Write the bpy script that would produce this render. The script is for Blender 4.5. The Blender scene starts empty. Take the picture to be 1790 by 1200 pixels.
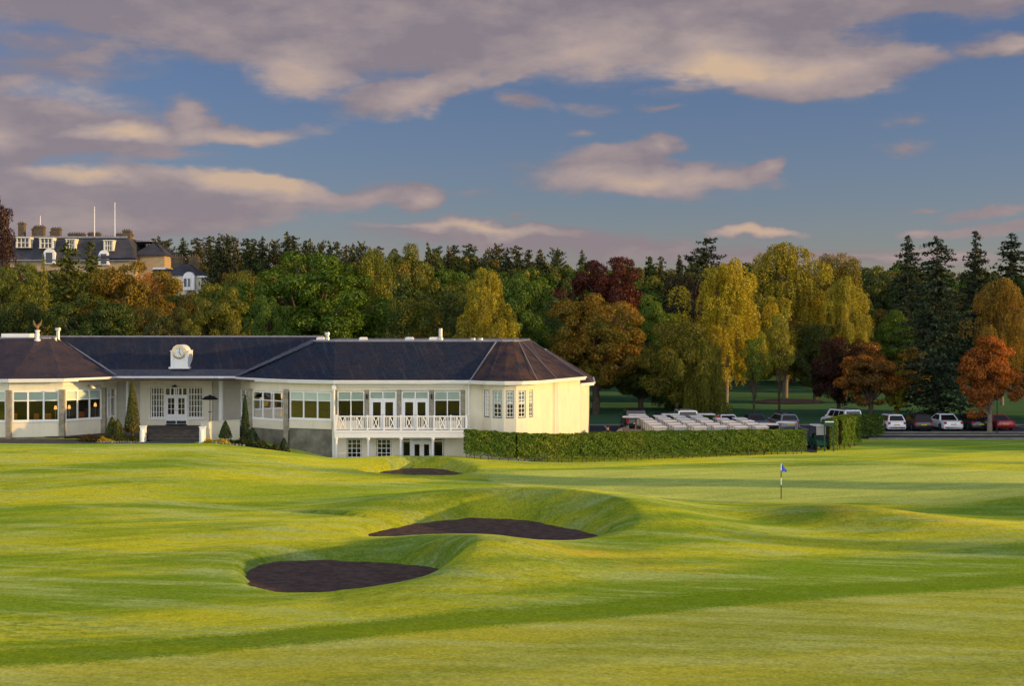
import bpy, math, random
import numpy as np
from mathutils import Vector, Matrix
random.seed(7); RNG = np.random.default_rng(11)
SC = bpy.context.scene
COL = SC.collection
R = math.radians

# ------------------------------------------------------------------ camera, sky, sun, exposure
CAMZ, FPX, CX, HY = 9.65, 2500.0, 895.0, 564.0
cam_d = bpy.data.cameras.new("camera"); cam = bpy.data.objects.new("camera", cam_d); COL.objects.link(cam)
cam.location = (0, 0, CAMZ); cam.rotation_euler = (R(90), 0, 0)
cam_d.sensor_width = 36; cam_d.lens = 36 * FPX / 1790.0
cam_d.shift_y = -(600 - HY) / 1790.0
cam_d.clip_start = 0.5; cam_d.clip_end = 6000
SC.camera = cam

SUN_EL, SUN_AZ = 7.2, 99.5           # azimuth from +Y towards +X
S = Vector((math.cos(R(SUN_EL)) * math.sin(R(SUN_AZ)), math.cos(R(SUN_EL)) * math.cos(R(SUN_AZ)), math.sin(R(SUN_EL))))
sl = bpy.data.lights.new("sun", 'SUN'); sl.energy = 4.6; sl.angle = R(0.8); sl.color = (1.0, 0.62, 0.20)
so = bpy.data.objects.new("sun", sl); COL.objects.link(so); so.rotation_euler = S.to_track_quat('Z', 'Y').to_euler()
so.location = (200, -30, 60)
SC.view_settings.view_transform = 'Standard'; SC.view_settings.look = 'None'
SC.view_settings.exposure = 0.0; SC.view_settings.gamma = 1.0

def srgb(r, g, b):
    f = lambda c: (c / 255 / 12.92) if c <= 10 else ((c / 255 + .055) / 1.055) ** 2.4
    return (f(r), f(g), f(b))

class NT:
    """tiny node helper"""
    def __init__(s, tree): s.t = tree; s.n = tree.nodes; s.l = tree.links
    def new(s, typ, **kw):
        n = s.n.new(typ)
        for k, v in kw.items(): setattr(n, k, v)
        return n
    def link(s, a, b): s.l.new(a, b)
    def val(s, inp, v):
        if isinstance(v, bpy.types.NodeSocket): s.l.new(v, inp)
        elif v is not None:
            if isinstance(v, (tuple, list)) and len(v) == 3 and inp.type == 'RGBA': v = (*v, 1)
            inp.default_value = v
    def math(s, op, a, b=None, c=None, clamp=False):
        n = s.new('ShaderNodeMath', operation=op, use_clamp=clamp)
        s.val(n.inputs[0], a)
        if b is not None: s.val(n.inputs[1], b)
        if c is not None: s.val(n.inputs[2], c)
        return n.outputs[0]
    def vmath(s, op, a, b=None, sc=None):
        n = s.new('ShaderNodeVectorMath', operation=op)
        s.val(n.inputs[0], a)
        if b is not None: s.val(n.inputs[1], b)
        if sc is not None: s.val(n.inputs['Scale'], sc)
        return n.outputs[0]
    def mix(s, f, a, b, blend='MIX'):
        n = s.new('ShaderNodeMix', data_type='RGBA', blend_type=blend, clamp_factor=True)
        s.val(n.inputs[0], f); s.val(n.inputs[6], a); s.val(n.inputs[7], b)
        return n.outputs[2]
    def noise(s, vec, scale, detail=3, rough=.5, dist=0, color=False):
        n = s.new('ShaderNodeTexNoise')
        if vec is not None: s.l.new(vec, n.inputs['Vector'])
        n.inputs['Scale'].default_value = scale; n.inputs['Detail'].default_value = detail
        n.inputs['Roughness'].default_value = rough; n.inputs['Distortion'].default_value = dist
        return n.outputs[1] if color else n.outputs[0]
    def step(s, x, lo, hi, a=0., b=1.):
        n = s.new('ShaderNodeMapRange', interpolation_type='SMOOTHSTEP')
        s.val(n.inputs[0], x); s.val(n.inputs[1], lo); s.val(n.inputs[2], hi); s.val(n.inputs[3], a); s.val(n.inputs[4], b)
        return n.outputs[0]
    def mapping(s, vec, loc=(0, 0, 0), rot=(0, 0, 0), scale=(1, 1, 1), typ='POINT'):
        n = s.new('ShaderNodeMapping', vector_type=typ); s.l.new(vec, n.inputs[0])
        n.inputs[1].default_value = loc; n.inputs[2].default_value = rot; n.inputs[3].default_value = scale
        return n.outputs[0]

# world: physical sky with direction-space cloud banks
W = bpy.data.worlds.new("World"); SC.world = W; W.use_nodes = True
w = NT(W.node_tree); w.n.clear()
geo = w.new('ShaderNodeTexCoord').outputs['Generated']
sep = w.new('ShaderNodeSeparateXYZ'); w.link(geo, sep.inputs[0])
dx, dy, dz = sep.outputs
hyp = w.math('SQRT', w.math('ADD', w.math('MULTIPLY', dx, dx), w.math('MULTIPLY', dy, dy)))
U = w.math('ARCTAN2', dx, dy); V = w.math('DIVIDE', dz, w.math('MAXIMUM', hyp, .02))
cmb = w.new('ShaderNodeCombineXYZ'); w.link(U, cmb.inputs[0]); w.link(V, cmb.inputs[1]); UV = cmb.outputs[0]
sky = w.new('ShaderNodeTexSky'); sky.sky_type = 'NISHITA'; sky.sun_disc = False
sky.sun_elevation = R(SUN_EL); sky.sun_rotation = R(SUN_AZ); sky.air_density = 1.0; sky.dust_density = .1; sky.ozone_density = 3.0
SKYMUL = 1.0
base = w.mix(1.0, sky.outputs[0], (1.12, .93, 1.18), 'MULTIPLY')
# warp
wn = w.noise(w.mapping(UV, scale=(7, 16, 1)), 1.0, 4, .55, color=True)
wn2 = w.noise(w.mapping(UV, loc=(3, 1, 2), scale=(30, 55, 1)), 1.0, 3, .6, color=True)
off = w.vmath('ADD', w.vmath('MULTIPLY', w.vmath('SUBTRACT', wn, (.5, .5, .5)), (.10, .034, 0)),
              w.vmath('MULTIPLY', w.vmath('SUBTRACT', wn2, (.5, .5, .5)), (.022, .012, 0)))
UVW = w.vmath('ADD', UV, off)
def blob(px, py, rx, ry, ang=0):
    u0 = math.atan((px - CX) / FPX); v0 = (HY - py) / FPX * math.cos(u0)
    m = w.mapping(UVW, (u0, v0, 0), (0, 0, R(ang)), (rx / FPX, ry / FPX, 1), 'TEXTURE')
    g = w.new('ShaderNodeTexGradient', gradient_type='SPHERICAL'); w.link(m, g.inputs[0])
    return g.outputs['Fac']
def field(lst):
    acc = 0.0
    for (px, py, rx, ry, ang, st) in lst:
        acc = w.math('MULTIPLY_ADD', blob(px, py, rx, ry, ang), st, acc)
    return acc
GREY = [ (300, -10, 900, 120, -3, 1.5), (1300, -20, 900, 110, 2, 1.5), (620, 90, 330, 90, -6, .85), (1120, 60, 420, 100, 6, 1.1), (900, 15, 1400, 50, 0, 1.2),
         (1370, 100, 280, 75, -4, 1.6), (700, 175, 140, 46, 8, 1.7), (775, 145, 70, 40, 50, 1.7), (540, 120, 100, 60, 0, 1.0), (880, 130, 90, 28, 22, .8), (1180, 155, 90, 18, 0, .8),
         (60, 200, 260, 85, -8, 1.3), (30, 245, 140, 60, 0, 1.4), (330, 205, 70, 50, 10, 1.2), (200, 230, 110, 22, 2, 1.4), (420, 232, 190, 26, 4, 1.4), (40, 95, 300, 60, 0, .8),
         (180, 345, 420, 66, -2, 1.5), (400, 335, 200, 42, -8, 1.2), (90, 395, 420, 50, 0, 1.7), (640, 345, 110, 30, 6, 1.3), (735, 348, 56, 28, 0, 2.0), (820, 335, 60, 14, 0, .5),
         (1120, 310, 260, 42, -3, 1.6), (1150, 252, 56, 30, 10, 1.7), (1060, 270, 120, 26, 0, 1.1), (1315, 292, 60, 26, 25, 1.5), (910, 182, 66, 22, -3, 1.2), (1020, 187, 60, 14, 0, .5), (1150, 183, 70, 10, 0, .7), (1010, 230, 40, 16, 0, .6),
         (860, 412, 330, 26, -2, 1.2), (960, 432, 420, 34, -1, .75), (1310, 413, 100, 15, -3, 1.9), (1250, 445, 420, 24, 0, .7), (1500, 455, 300, 20, 0, .9), (1600, 404, 60, 16, 8, .8), (1740, 372, 110, 15, 3, 1.2), (1750, 400, 160, 14, 3, 1.2), (1615, 363, 40, 7, 3, .8), (910, 382, 30, 14, 0, .7),
         (1765, 82, 110, 28, -8, 1.5), (1570, 200, 60, 18, 0, .6), (1585, 250, 60, 22, 0, .6), (1550, 110, 220, 30, 4, 1.1), (1440, 130, 160, 36, 8, 1.1), (200, 255, 120, 40, 0, .4), (300, 265, 150, 18, -3, .5) ]
LIT = [ (1240, 100, 170, 64, 10, 1.05), (1340, 120, 240, 40, -3, .75), (540, 120, 110, 60, 0, .9), (740, 165, 110, 50, 20, .8), (110, 160, 120, 34, -12, 1.1), (200, 228, 90, 18, 0, 1.2), (440, 232, 180, 22, 4, 1.1), (30, 235, 60, 35, 0, .6),
        (170, 312, 110, 20, 2, 1.2), (420, 325, 170, 34, -10, 1.5), (330, 205, 50, 36, 10, .6), (735, 348, 44, 20, 0, .8), (1120, 312, 210, 32, -3, .95), (1150, 252, 40, 20, 10, .6), (1315, 292, 45, 20, 25, .6), (840, 408, 240, 12, -2, 1.1), (1310, 413, 90, 12, -3, 1.8), (1770, 82, 80, 20, -8, .9),
        (1000, 90, 300, 70, 12, .45), (640, 345, 80, 18, 6, .5), (1500, 450, 200, 12, 0, .5), (1600, 404, 50, 10, 8, .5), (230, 395, 260, 24, 0, .45), (1560, 100, 220, 26, 4, .3) ]
den = field(GREY); lit = field(LIT)
fb = w.noise(w.mapping(UV, loc=(5, 2, 0), scale=(11, 26, 1)), 1.0, 6, .58)
fb2 = w.noise(w.mapping(UV, loc=(1, 7, 0), scale=(40, 80, 1)), 1.0, 4, .6)
fb3 = w.noise(w.mapping(UV, loc=(9, 3, 0), rot=(0, 0, .08), scale=(9, 70, 1)), 1.0, 5, .6)
tex = w.math('ADD', w.math('MULTIPLY', w.math('SUBTRACT', fb, .5), 1.4), w.math('ADD', w.math('MULTIPLY', w.math('SUBTRACT', fb2, .5), .6), w.math('MULTIPLY', w.math('SUBTRACT', fb3, .5), 1.0)))
alpha = w.step(w.math('ADD', den, w.math('MULTIPLY', tex, w.step(den, 0, .5, .35, 1.0))), .05, .85)
# generic cloud away from the view: fills the rest of the dome
rest = w.step(w.noise(geo, 2.6, 6, .6), .42, .62)
outv = w.math('MAXIMUM', w.step(w.math('ABSOLUTE', U), .42, .8), w.step(V, .26, .5))
alpha = w.math('MAXIMUM', alpha, w.math('MULTIPLY', w.math('MULTIPLY', outv, rest), .85))
litf = w.math('ADD', w.math('MULTIPLY', lit, .82), w.math('ADD', w.math('MULTIPLY', w.math('SUBTRACT', fb, .46), 1.3), w.math('MULTIPLY', w.math('SUBTRACT', fb2, .5), .4)), clamp=True)
ccol = w.mix(w.math('MULTIPLY', litf, 2, clamp=True), srgb(141, 129, 134), srgb(184, 164, 156)); ccol = w.mix(w.math('MULTIPLY_ADD', litf, 2, -1, clamp=True), ccol, srgb(224, 192, 156))
ccol = w.mix(w.math('MULTIPLY', w.step(V, .26, .0), .35), ccol, srgb(150, 130, 138))
# unseen bright cloud, added behind the camera to fill the shaded walls
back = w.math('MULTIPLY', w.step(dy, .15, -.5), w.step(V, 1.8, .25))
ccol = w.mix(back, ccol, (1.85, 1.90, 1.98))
ccol10 = w.vmath('SCALE', ccol, sc=10.0)
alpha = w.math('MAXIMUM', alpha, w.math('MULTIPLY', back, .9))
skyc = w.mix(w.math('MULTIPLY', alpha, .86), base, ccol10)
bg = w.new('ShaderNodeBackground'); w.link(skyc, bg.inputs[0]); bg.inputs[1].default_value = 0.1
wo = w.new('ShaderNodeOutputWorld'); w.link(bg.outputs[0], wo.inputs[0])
W.cycles.sampling_method = 'MANUAL'; W.cycles.sample_map_resolution = 512

# ------------------------------------------------------------------ helpers
def P(px, D):                       # plan point seen in column px at depth D
    return ((px - CX) / FPX * D, D)
def Zof(py, D): return CAMZ - (py - HY) / FPX * D

def origin(o):
    v = Vector((0, 0, 0))
    while o is not None: v += o.location; o = o.parent
    return v

def mesh_np(name, verts, faces, mat, parent=None, smooth=False, org=None):
    """faces: (n,k) int array (k=3/4)"""
    verts = np.asarray(verts, dtype=np.float32); faces = np.asarray(faces, dtype=np.int32)
    me = bpy.data.meshes.new(name); k = faces.shape[1]
    me.vertices.add(len(verts)); me.vertices.foreach_set('co', verts.ravel())
    me.loops.add(faces.size); me.loops.foreach_set('vertex_index', faces.ravel())
    me.polygons.add(len(faces)); me.polygons.foreach_set('loop_start', np.arange(0, faces.size, k, dtype=np.int32))
    me.polygons.foreach_set('use_smooth', np.full(len(faces), smooth))
    me.update(calc_edges=True); me.validate()
    if mat: me.materials.append(mat)
    o = bpy.data.objects.new(name, me); COL.objects.link(o)
    if parent: o.parent = parent
    return o

def tag(o, label=None, cat=None, group=None, kind=None):
    if label: o['label'] = label
    if cat: o['category'] = cat
    if group: o['group'] = group
    if kind: o['kind'] = kind
    return o
def thing(name, label, cat, loc=(0, 0, 0), rz=0, group=None):
    o = bpy.data.objects.new(name, None); COL.objects.link(o); o.location = loc; o.rotation_euler = (0, 0, rz)
    o.empty_display_size = .3
    return tag(o, label, cat, group)
def kids(o): return list(o.children)
def copy_tree(o, parent=None):
    c = o.copy(); COL.objects.link(c); c.parent = parent
    for ch in kids(o): copy_tree(ch, c)
    return c

class F:
    """wall frame between two plan points; n points towards the outside (camera side)"""
    def __init__(s, p0, p1):
        s.p0 = Vector((p0[0], p0[1])); d = Vector((p1[0], p1[1])) - s.p0; s.L = d.length; s.u = d / s.L; s.n = Vector((s.u.y, -s.u.x))
    def pt(s, u, z, wv=0):
        p = s.p0 + s.u * u + s.n * wv; return (p.x, p.y, z)
    def U(s, px):                   # length along the wall met by column px
        k = (px - CX) / FPX
        return (k * s.p0.y - s.p0.x) / (s.u.x - k * s.u.y)
    def Z(s, py, u=None):
        y = s.p0.y + s.u.y * (s.L / 2 if u is None else u); return CAMZ - (py - HY) / FPX * y

class MB:
    def __init__(s): s.v = []; s.f = []; s.m = []
    def poly(s, pts): 
        b = len(s.v); s.v += [tuple(p) for p in pts]; s.f.append(tuple(range(b, b + len(pts)))); return s
    def hexa(s, a, b):             # two quads (bottom loop, top loop)
        k = len(s.v); s.m.append((k, len(s.f))); s.v += [tuple(p) for p in a] + [tuple(p) for p in b]
        for f in ((3, 2, 1, 0), (4, 5, 6, 7), (0, 1, 5, 4), (1, 2, 6, 5), (2, 3, 7, 6), (3, 0, 4, 7)): s.f.append(tuple(k + i for i in f))
        return s
    def box(s, x0, x1, y0, y1, z0, z1):
        return s.hexa([(x0, y0, z0), (x1, y0, z0), (x1, y1, z0), (x0, y1, z0)], [(x0, y0, z1), (x1, y0, z1), (x1, y1, z1), (x0, y1, z1)])
    def fbox(s, fr, u0, u1, z0, z1, w0, w1):
        q = lambda z: [fr.pt(u0, z, w1), fr.pt(u1, z, w1), fr.pt(u1, z, w0), fr.pt(u0, z, w0)]
        return s.hexa(q(z0), q(z1))
    def bar(s, a, b, r, r2=None, n=6):
        return s.tube([a, b], [r, r if r2 is None else r2], n)
    def tube(s, pts, rs, n=6, cap=True):
        pts = [Vector(p) for p in pts]; k0 = len(s.v); s.m.append((k0, len(s.f)))
        for i, p in enumerate(pts):
            t = (pts[min(i + 1, len(pts) - 1)] - pts[max(i - 1, 0)]).normalized()
            a = Vector((0, 0, 1)) if abs(t.z) < .9 else Vector((1, 0, 0))
            x = t.cross(a).normalized(); y = t.cross(x)
            for j in range(n):
                an = 2 * math.pi * j / n; s.v.append(tuple(p + (x * math.cos(an) + y * math.sin(an)) * rs[i]))
        for i in range(len(pts) - 1):
            for j in range(n):
                a = k0 + i * n + j; b = k0 + i * n + (j + 1) % n; s.f.append((a, b, b + n, a + n))
        if cap: s.f.append(tuple(k0 + j for j in range(n))); s.f.append(tuple(k0 + (len(pts) - 1) * n + j for j in reversed(range(n))))
        return s
    def lathe(s, prof, c=(0, 0, 0), n=12, axis='z'):
        k0 = len(s.v)
        for (r, h) in prof:
            for j in range(n):
                a = 2 * math.pi * j / n; x, y, z = r * math.cos(a), r * math.sin(a), h
                if axis == 'x': x, y, z = z, x, y
                if axis == 'y': x, y, z = x, z, y
                s.v.append((c[0] + x, c[1] + y, c[2] + z))
        for i in range(len(prof) - 1):
            for j in range(n):
                a = k0 + i * n + j; b = k0 + i * n + (j + 1) % n; s.f.append((a, b, b + n, a + n))
        s.f.append(tuple(k0 + j for j in reversed(range(n)))); s.f.append(tuple(k0 + (len(prof) - 1) * n + j for j in range(n)))
        return s
    def pieces(s):
        ms = s.m + [(len(s.v), len(s.f))]
        for (v0, f0), (v1, f1) in zip(ms[:-1], ms[1:]):
            q = MB(); q.v = s.v[v0:v1]; q.f = [tuple(i - v0 for i in f) for f in s.f[f0:f1]]; yield q
    def build(s, name, mat, parent=None, smooth=False, sharp=35):
        me = bpy.data.meshes.new(name); o0 = origin(parent) if parent else Vector((0, 0, 0))
        me.from_pydata([(p[0] - o0.x, p[1] - o0.y, p[2] - o0.z) for p in s.v], [], s.f)
        me.update()
        import bmesh
        bm = bmesh.new(); bm.from_mesh(me); bmesh.ops.recalc_face_normals(bm, faces=bm.faces)
        if smooth:
            for f in bm.faces: f.smooth = True
            for e in bm.edges:
                if len(e.link_faces) == 2 and e.calc_face_angle(0) > R(sharp): e.smooth = False
        bm.to_mesh(me); bm.free()
        if mat: me.materials.append(mat)
        o = bpy.data.objects.new(name, me); COL.objects.link(o)
        if parent: o.parent = parent
        return o

# ------------------------------------------------------------------ materials
def mat(name, color, rough=.7, spec=.3, metal=0, var=.12, vscale=1.5, bump=0, bscale=20, emit=None, estr=0, coat=0, streak=0):
    m = bpy.data.materials.new(name); m.use_nodes = True; t = NT(m.node_tree); t.n.clear()
    b = t.new('ShaderNodeBsdfPrincipled'); out = t.new('ShaderNodeOutputMaterial'); t.link(b.outputs[0], out.inputs[0])
    tc = t.new('ShaderNodeTexCoord').outputs['Object']
    if var:
        n = t.noise(tc, vscale, 5, .65); lo = tuple(c * (1 - var) for c in color); hi = tuple(min(1, c * (1 + var)) for c in color)
        cc = t.mix(t.step(n, .3, .7), lo, hi)
        if streak:
            s_ = t.noise(t.mapping(tc, scale=(5, 5, .35)), 1, 5, .7); cc = t.mix(t.math('MULTIPLY', t.step(s_, .48, .72), streak * 2.2), cc, tuple(k * .62 for k in color))
            s2 = t.noise(t.mapping(tc, scale=(1.1, 1.1, .8)), 1, 4, .6); cc = t.mix(t.math('MULTIPLY', t.step(s2, .52, .7), streak), cc, tuple(k * .75 for k in color))
        t.link(cc, b.inputs['Base Color'])
    else: b.inputs['Base Color'].default_value = (*color, 1)
    b.inputs['Roughness'].default_value = rough; b.inputs['Metallic'].default_value = metal; b.inputs['Specular IOR Level'].default_value = spec
    if coat: b.inputs['Coat Weight'].default_value = coat; b.inputs['Coat Roughness'].default_value = .08
    if bump:
        bn = t.new('ShaderNodeBump'); bn.inputs['Distance'].default_value = bump; t.link(t.noise(tc, bscale, 4, .6), bn.inputs['Height']); t.link(bn.outputs[0], b.inputs['Normal'])
    if emit: b.inputs['Emission Color'].default_value = (*emit, 1); b.inputs['Emission Strength'].default_value = estr
    return m
M = {}
M['cream'] = mat('cream_render', (.80, .735, .575), .85, .2, var=.05, streak=.10, vscale=.8, bump=.01, bscale=12)
M['white'] = mat('white_paint', (.85, .84, .82), .5, .4, var=.03)
M['beige'] = mat('beige_render', (.56, .54, .46), .9, .2, var=.06)
M['pillar'] = mat('brown_stone', (.30, .27, .20), .9, .2, var=.25, vscale=3, bump=.02)
M['stone'] = mat('grey_stone', (.20, .19, .15), .9, .2, var=.3, vscale=1.2, bump=.02)
M['darkstone'] = mat('dark_step_stone', (.10, .085, .07), .9, .2, var=.3, vscale=2)
M['lead'] = mat('lead_flashing', (.24, .24, .28), .5, .5, var=.15)
M['metal'] = mat('galvanised_metal', (.55, .53, .50), .35, .5, .8, var=.1)
M['navy'] = mat('dark_sash_surround', (.03, .035, .05), .5)
M['blind'] = mat('pale_roller_blind', (.80, .88, .86), .8, var=.04)
M['black'] = mat('black_paint', (.012, .012, .014), .45, .4, var=0)
M['gold'] = mat('gilded_ring', (.75, .5, .16), .3, .5, 1, var=0)
M['face'] = mat('clock_face_enamel', (.8, .8, .76), .4, var=0)
M['asphalt'] = mat('asphalt', (.055, .058, .066), .85, .3, var=.25, vscale=.6, bump=.01, bscale=30)
M['path'] = mat('tarmac_path', (.075, .095, .095), .85, .3, var=.2, vscale=.8)
M['gravel'] = mat('brown_gravel_path', (.12, .085, .065), .9, .2, var=.3, vscale=2)
M['line'] = mat('white_road_paint', (.6, .6, .6), .7, var=.2, vscale=6)
M['kerb'] = mat('kerb_stone', (.22, .21, .18), .9, var=.2)
M['sand'] = None
M['hotelwall'] = mat('hotel_stone', (.42, .31, .18), .9, var=.1)
M['bronze'] = mat('weathered_bronze', (.30, .17, .06), .5, .5, .5, var=.2)
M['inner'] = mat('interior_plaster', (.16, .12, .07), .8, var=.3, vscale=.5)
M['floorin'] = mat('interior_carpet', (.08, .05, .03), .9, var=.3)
M['orange'] = mat('orange_upholstery', (.62, .17, .03), .7, var=.1)
M['wood'] = mat('varnished_wood', (.16, .07, .03), .5, var=.2)
M['lamp'] = mat('lit_lamp_shade', (.9, .6, .3), .6, var=0, emit=(1, .45, .10), estr=1.6)
M['bark'] = mat('bark', (.10, .075, .055), .95, .1, var=.4, vscale=4, bump=.03)
M['palebark'] = mat('pale_bark', (.24, .20, .155), .9, .1, var=.3, vscale=5, bump=.02)
M['redstone'] = mat('brown_brick_chimney', (.12, .092, .062), .9, .1, var=.25, vscale=.8)
M['farslate'] = mat('far_slate', (.055, .055, .07), .7, .3, var=.25, vscale=.4)
M['soil'] = mat('dark_soil', (.045, .03, .025), .95, .1, var=.3, vscale=3)
M['rubber'] = mat('tyre_rubber', (.015, .015, .016), .9, .2, var=0)
M['rim'] = mat('alloy_rim', (.5, .5, .52), .35, .5, .9, var=0)
M['red_light'] = mat('tail_light_red', (.45, .012, .012), .25, .6, var=0)
M['yplate'] = mat('yellow_number_plate', (.65, .42, .04), .5, var=0)
M['carglass'] = mat('car_glass', (.012, .014, .018), .08, .6, var=0)
M['canopy'] = mat('buggy_canopy_plastic', (.84, .81, .78), .5, .4, var=.08, vscale=1)
M['buggybody'] = mat('buggy_body_plastic', (.42, .38, .32), .4, .4, var=.05)
M['seat'] = mat('buggy_seat_vinyl', (.35, .31, .25), .6, var=.05)
M['green_paint'] = mat('dark_green_paint', (.01, .07, .04), .45, .4, var=0)
M['skin'] = mat('skin', (.50, .27, .18), .6, var=.05)
M['redcloth'] = mat('red_cloth', (.6, .015, .012), .8, var=.05)
M['darkcloth'] = mat('dark_cloth', (.02, .022, .03), .85, var=.1)
M['bluecloth'] = mat('blue_flag_cloth', (.03, .10, .55), .7, var=.05)
M['hair'] = mat('brown_hair', (.05, .03, .02), .8, var=.1)

def slate(name, a, b, warm, wamt):
    m = bpy.data.materials.new(name); m.use_nodes = True; t = NT(m.node_tree); t.n.clear()
    bs = t.new('ShaderNodeBsdfPrincipled'); out = t.new('ShaderNodeOutputMaterial'); t.link(bs.outputs[0], out.inputs[0])
    tc = t.new('ShaderNodeTexCoord').outputs['Object']
    br = t.new('ShaderNodeTexBrick'); t.link(t.mapping(tc, rot=(0, 0, 0), scale=(1, 1, 1)), br.inputs[0])
    # rows follow height: use x+y along, z up
    sp = t.new('ShaderNodeSeparateXYZ'); t.link(tc, sp.inputs[0])
    cb = t.new('ShaderNodeCombineXYZ'); t.link(t.math('ADD', sp.outputs[0], t.math('MULTIPLY', sp.outputs[1], .35)), cb.inputs[0]); t.link(sp.outputs[2], cb.inputs[1])
    t.link(cb.outputs[0], br.inputs[0])
    br.inputs['Scale'].default_value = 1; br.inputs['Brick Width'].default_value = .3; br.inputs['Row Height'].default_value = .14; br.inputs['Mortar Size'].default_value = .012
    br.inputs['Color1'].default_value = (*a, 1); br.inputs['Color2'].default_value = (*b, 1); br.inputs['Mortar'].default_value = (a[0] * .4, a[1] * .4, a[2] * .4, 1)
    n1 = t.noise(tc, .55, 5, .65); n2 = t.noise(cb.outputs[0], 5, 2, .5)
    c = t.mix(t.math('MULTIPLY', t.step(n1, .40, .66), wamt), br.outputs[0], warm)
    c = t.mix(t.math('MULTIPLY', t.step(t.noise(t.mapping(cb.outputs[0], scale=(2.2, .35, 1)), 1.6, 4, .7), .5, .75), .4), c, (.10, .095, .10)); c = t.mix(t.math('MULTIPLY', t.step(n2, .60, .72), .35), c, (.07, .075, .085))
    t.link(c, bs.inputs['Base Color']); bs.inputs['Roughness'].default_value = .6; bs.inputs['Specular IOR Level'].default_value = .25
    bn = t.new('ShaderNodeBump'); bn.inputs['Distance'].default_value = .02; t.link(br.outputs['Fac'], bn.inputs['Height']); bn.invert = True; t.link(bn.outputs[0], bs.inputs['Normal'])
    return m
M['slate'] = slate('blue_slate', (.016, .026, .050), (.026, .038, .066), (.050, .034, .045), .5)
M['slatesunlit'] = slate('blue_slate_painted_sun', (.050, .042, .058), (.075, .058, .072), (.10, .065, .065), .6)  # same slate, sunlight on the left pavilion put into its colour
M['slatelight'] = slate('worn_slate', (.085, .095, .125), (.12, .13, .16), (.10, .085, .095), .5)
M['slatesunwarm'] = slate('mottled_slate_painted_sun', (.028, .028, .044), (.060, .040, .045), (.12, .065, .04), .9)  # mottled slate; low sun on the right end put into its brown

def glass_mat():
    m = bpy.data.materials.new('window_glass'); m.use_nodes = True; t = NT(m.node_tree); t.n.clear()
    out = t.new('ShaderNodeOutputMaterial'); tr = t.new('ShaderNodeBsdfTransparent'); tr.inputs[0].default_value = (.80, .84, .80, 1)
    gl = t.new('ShaderNodeBsdfGlossy'); gl.inputs['Roughness'].default_value = .02
    fr = t.new('ShaderNodeFresnel'); fr.inputs[0].default_value = 1.6
    mx = t.new('ShaderNodeMixShader'); t.link(t.math('MULTIPLY_ADD', fr.outputs[0], 1.0, .02), mx.inputs[0]); t.link(tr.outputs[0], mx.inputs[1]); t.link(gl.outputs[0], mx.inputs[2])
    t.link(mx.outputs[0], out.inputs[0]); return m
M['glass'] = glass_mat()

def leaf_mat(name, trans=.35, rough_gloss=True):
    """object colour with an object property c2 as a second, patchy leaf colour"""
    m = bpy.data.materials.new(name); m.use_nodes = True; t = NT(m.node_tree); t.n.clear()
    out = t.new('ShaderNodeOutputMaterial'); oi = t.new('ShaderNodeObjectInfo'); g = t.new('ShaderNodeNewGeometry')
    at = t.new('ShaderNodeAttribute', attribute_type='OBJECT', attribute_name='c2')
    am = t.new('ShaderNodeAttribute', attribute_type='OBJECT', attribute_name='c2amt')
    tc = t.new('ShaderNodeTexCoord').outputs['Object']
    rnd = g.outputs['Random Per Island']
    n = t.noise(tc, .28, 3, .6); f = t.math('ADD', t.math('MULTIPLY', t.math('SUBTRACT', n, .5), 3.0), t.math('MULTIPLY', t.math('SUBTRACT', rnd, .5), .5))
    f = t.math('ADD', f, am.outputs['Fac'], clamp=True)
    c = t.mix(f, oi.outputs['Color'], at.outputs['Color'])
    v = t.math('MULTIPLY_ADD', rnd, .9, .55)
    c = t.mix(1.0, c, t.new('ShaderNodeCombineColor').outputs[0], 'MIX') if False else t.vmath('SCALE', c, sc=v)
    d = t.new('ShaderNodeBsdfDiffuse'); t.link(c, d.inputs[0]); tr = t.new('ShaderNodeBsdfTranslucent'); t.link(c, tr.inputs[0])
    mx = t.new('ShaderNodeMixShader'); mx.inputs[0].default_value = trans; t.link(d.outputs[0], mx.inputs[1]); t.link(tr.outputs[0], mx.inputs[2])
    gl = t.new('ShaderNodeBsdfGlossy'); gl.inputs['Roughness'].default_value = .45; gl.inputs[0].default_value = (.9, .9, .8, 1)
    m2 = t.new('ShaderNodeMixShader'); m2.inputs[0].default_value = .025; t.link(mx.outputs[0], m2.inputs[1]); t.link(gl.outputs[0], m2.inputs[2])
    t.link(m2.outputs[0], out.inputs[0]); return m
M['leaf'] = leaf_mat('leaves')
M['needle'] = leaf_mat('needles', .15)

# ------------------------------------------------------------------ terrain
def sm(a, b, x):
    t = np.clip((x - a) / (b - a), 0, 1); return t * t * (3 - 2 * t)
def gauss(x, y, cx, cy, rx, ry, ang=0):
    c, s_ = math.cos(R(ang)), math.sin(R(ang)); X = (x - cx) * c + (y - cy) * s_; Y = -(x - cx) * s_ + (y - cy) * c
    return np.exp(-((X / rx) ** 2 + (Y / ry) ** 2))
def ellr(x, y, cx, cy, rx, ry, ang=0):
    c, s_ = math.cos(R(ang)), math.sin(R(ang)); X = (x - cx) * c + (y - cy) * s_; Y = -(x - cx) * s_ + (y - cy) * c
    return np.sqrt((X / rx) ** 2 + (Y / ry) ** 2)
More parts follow.
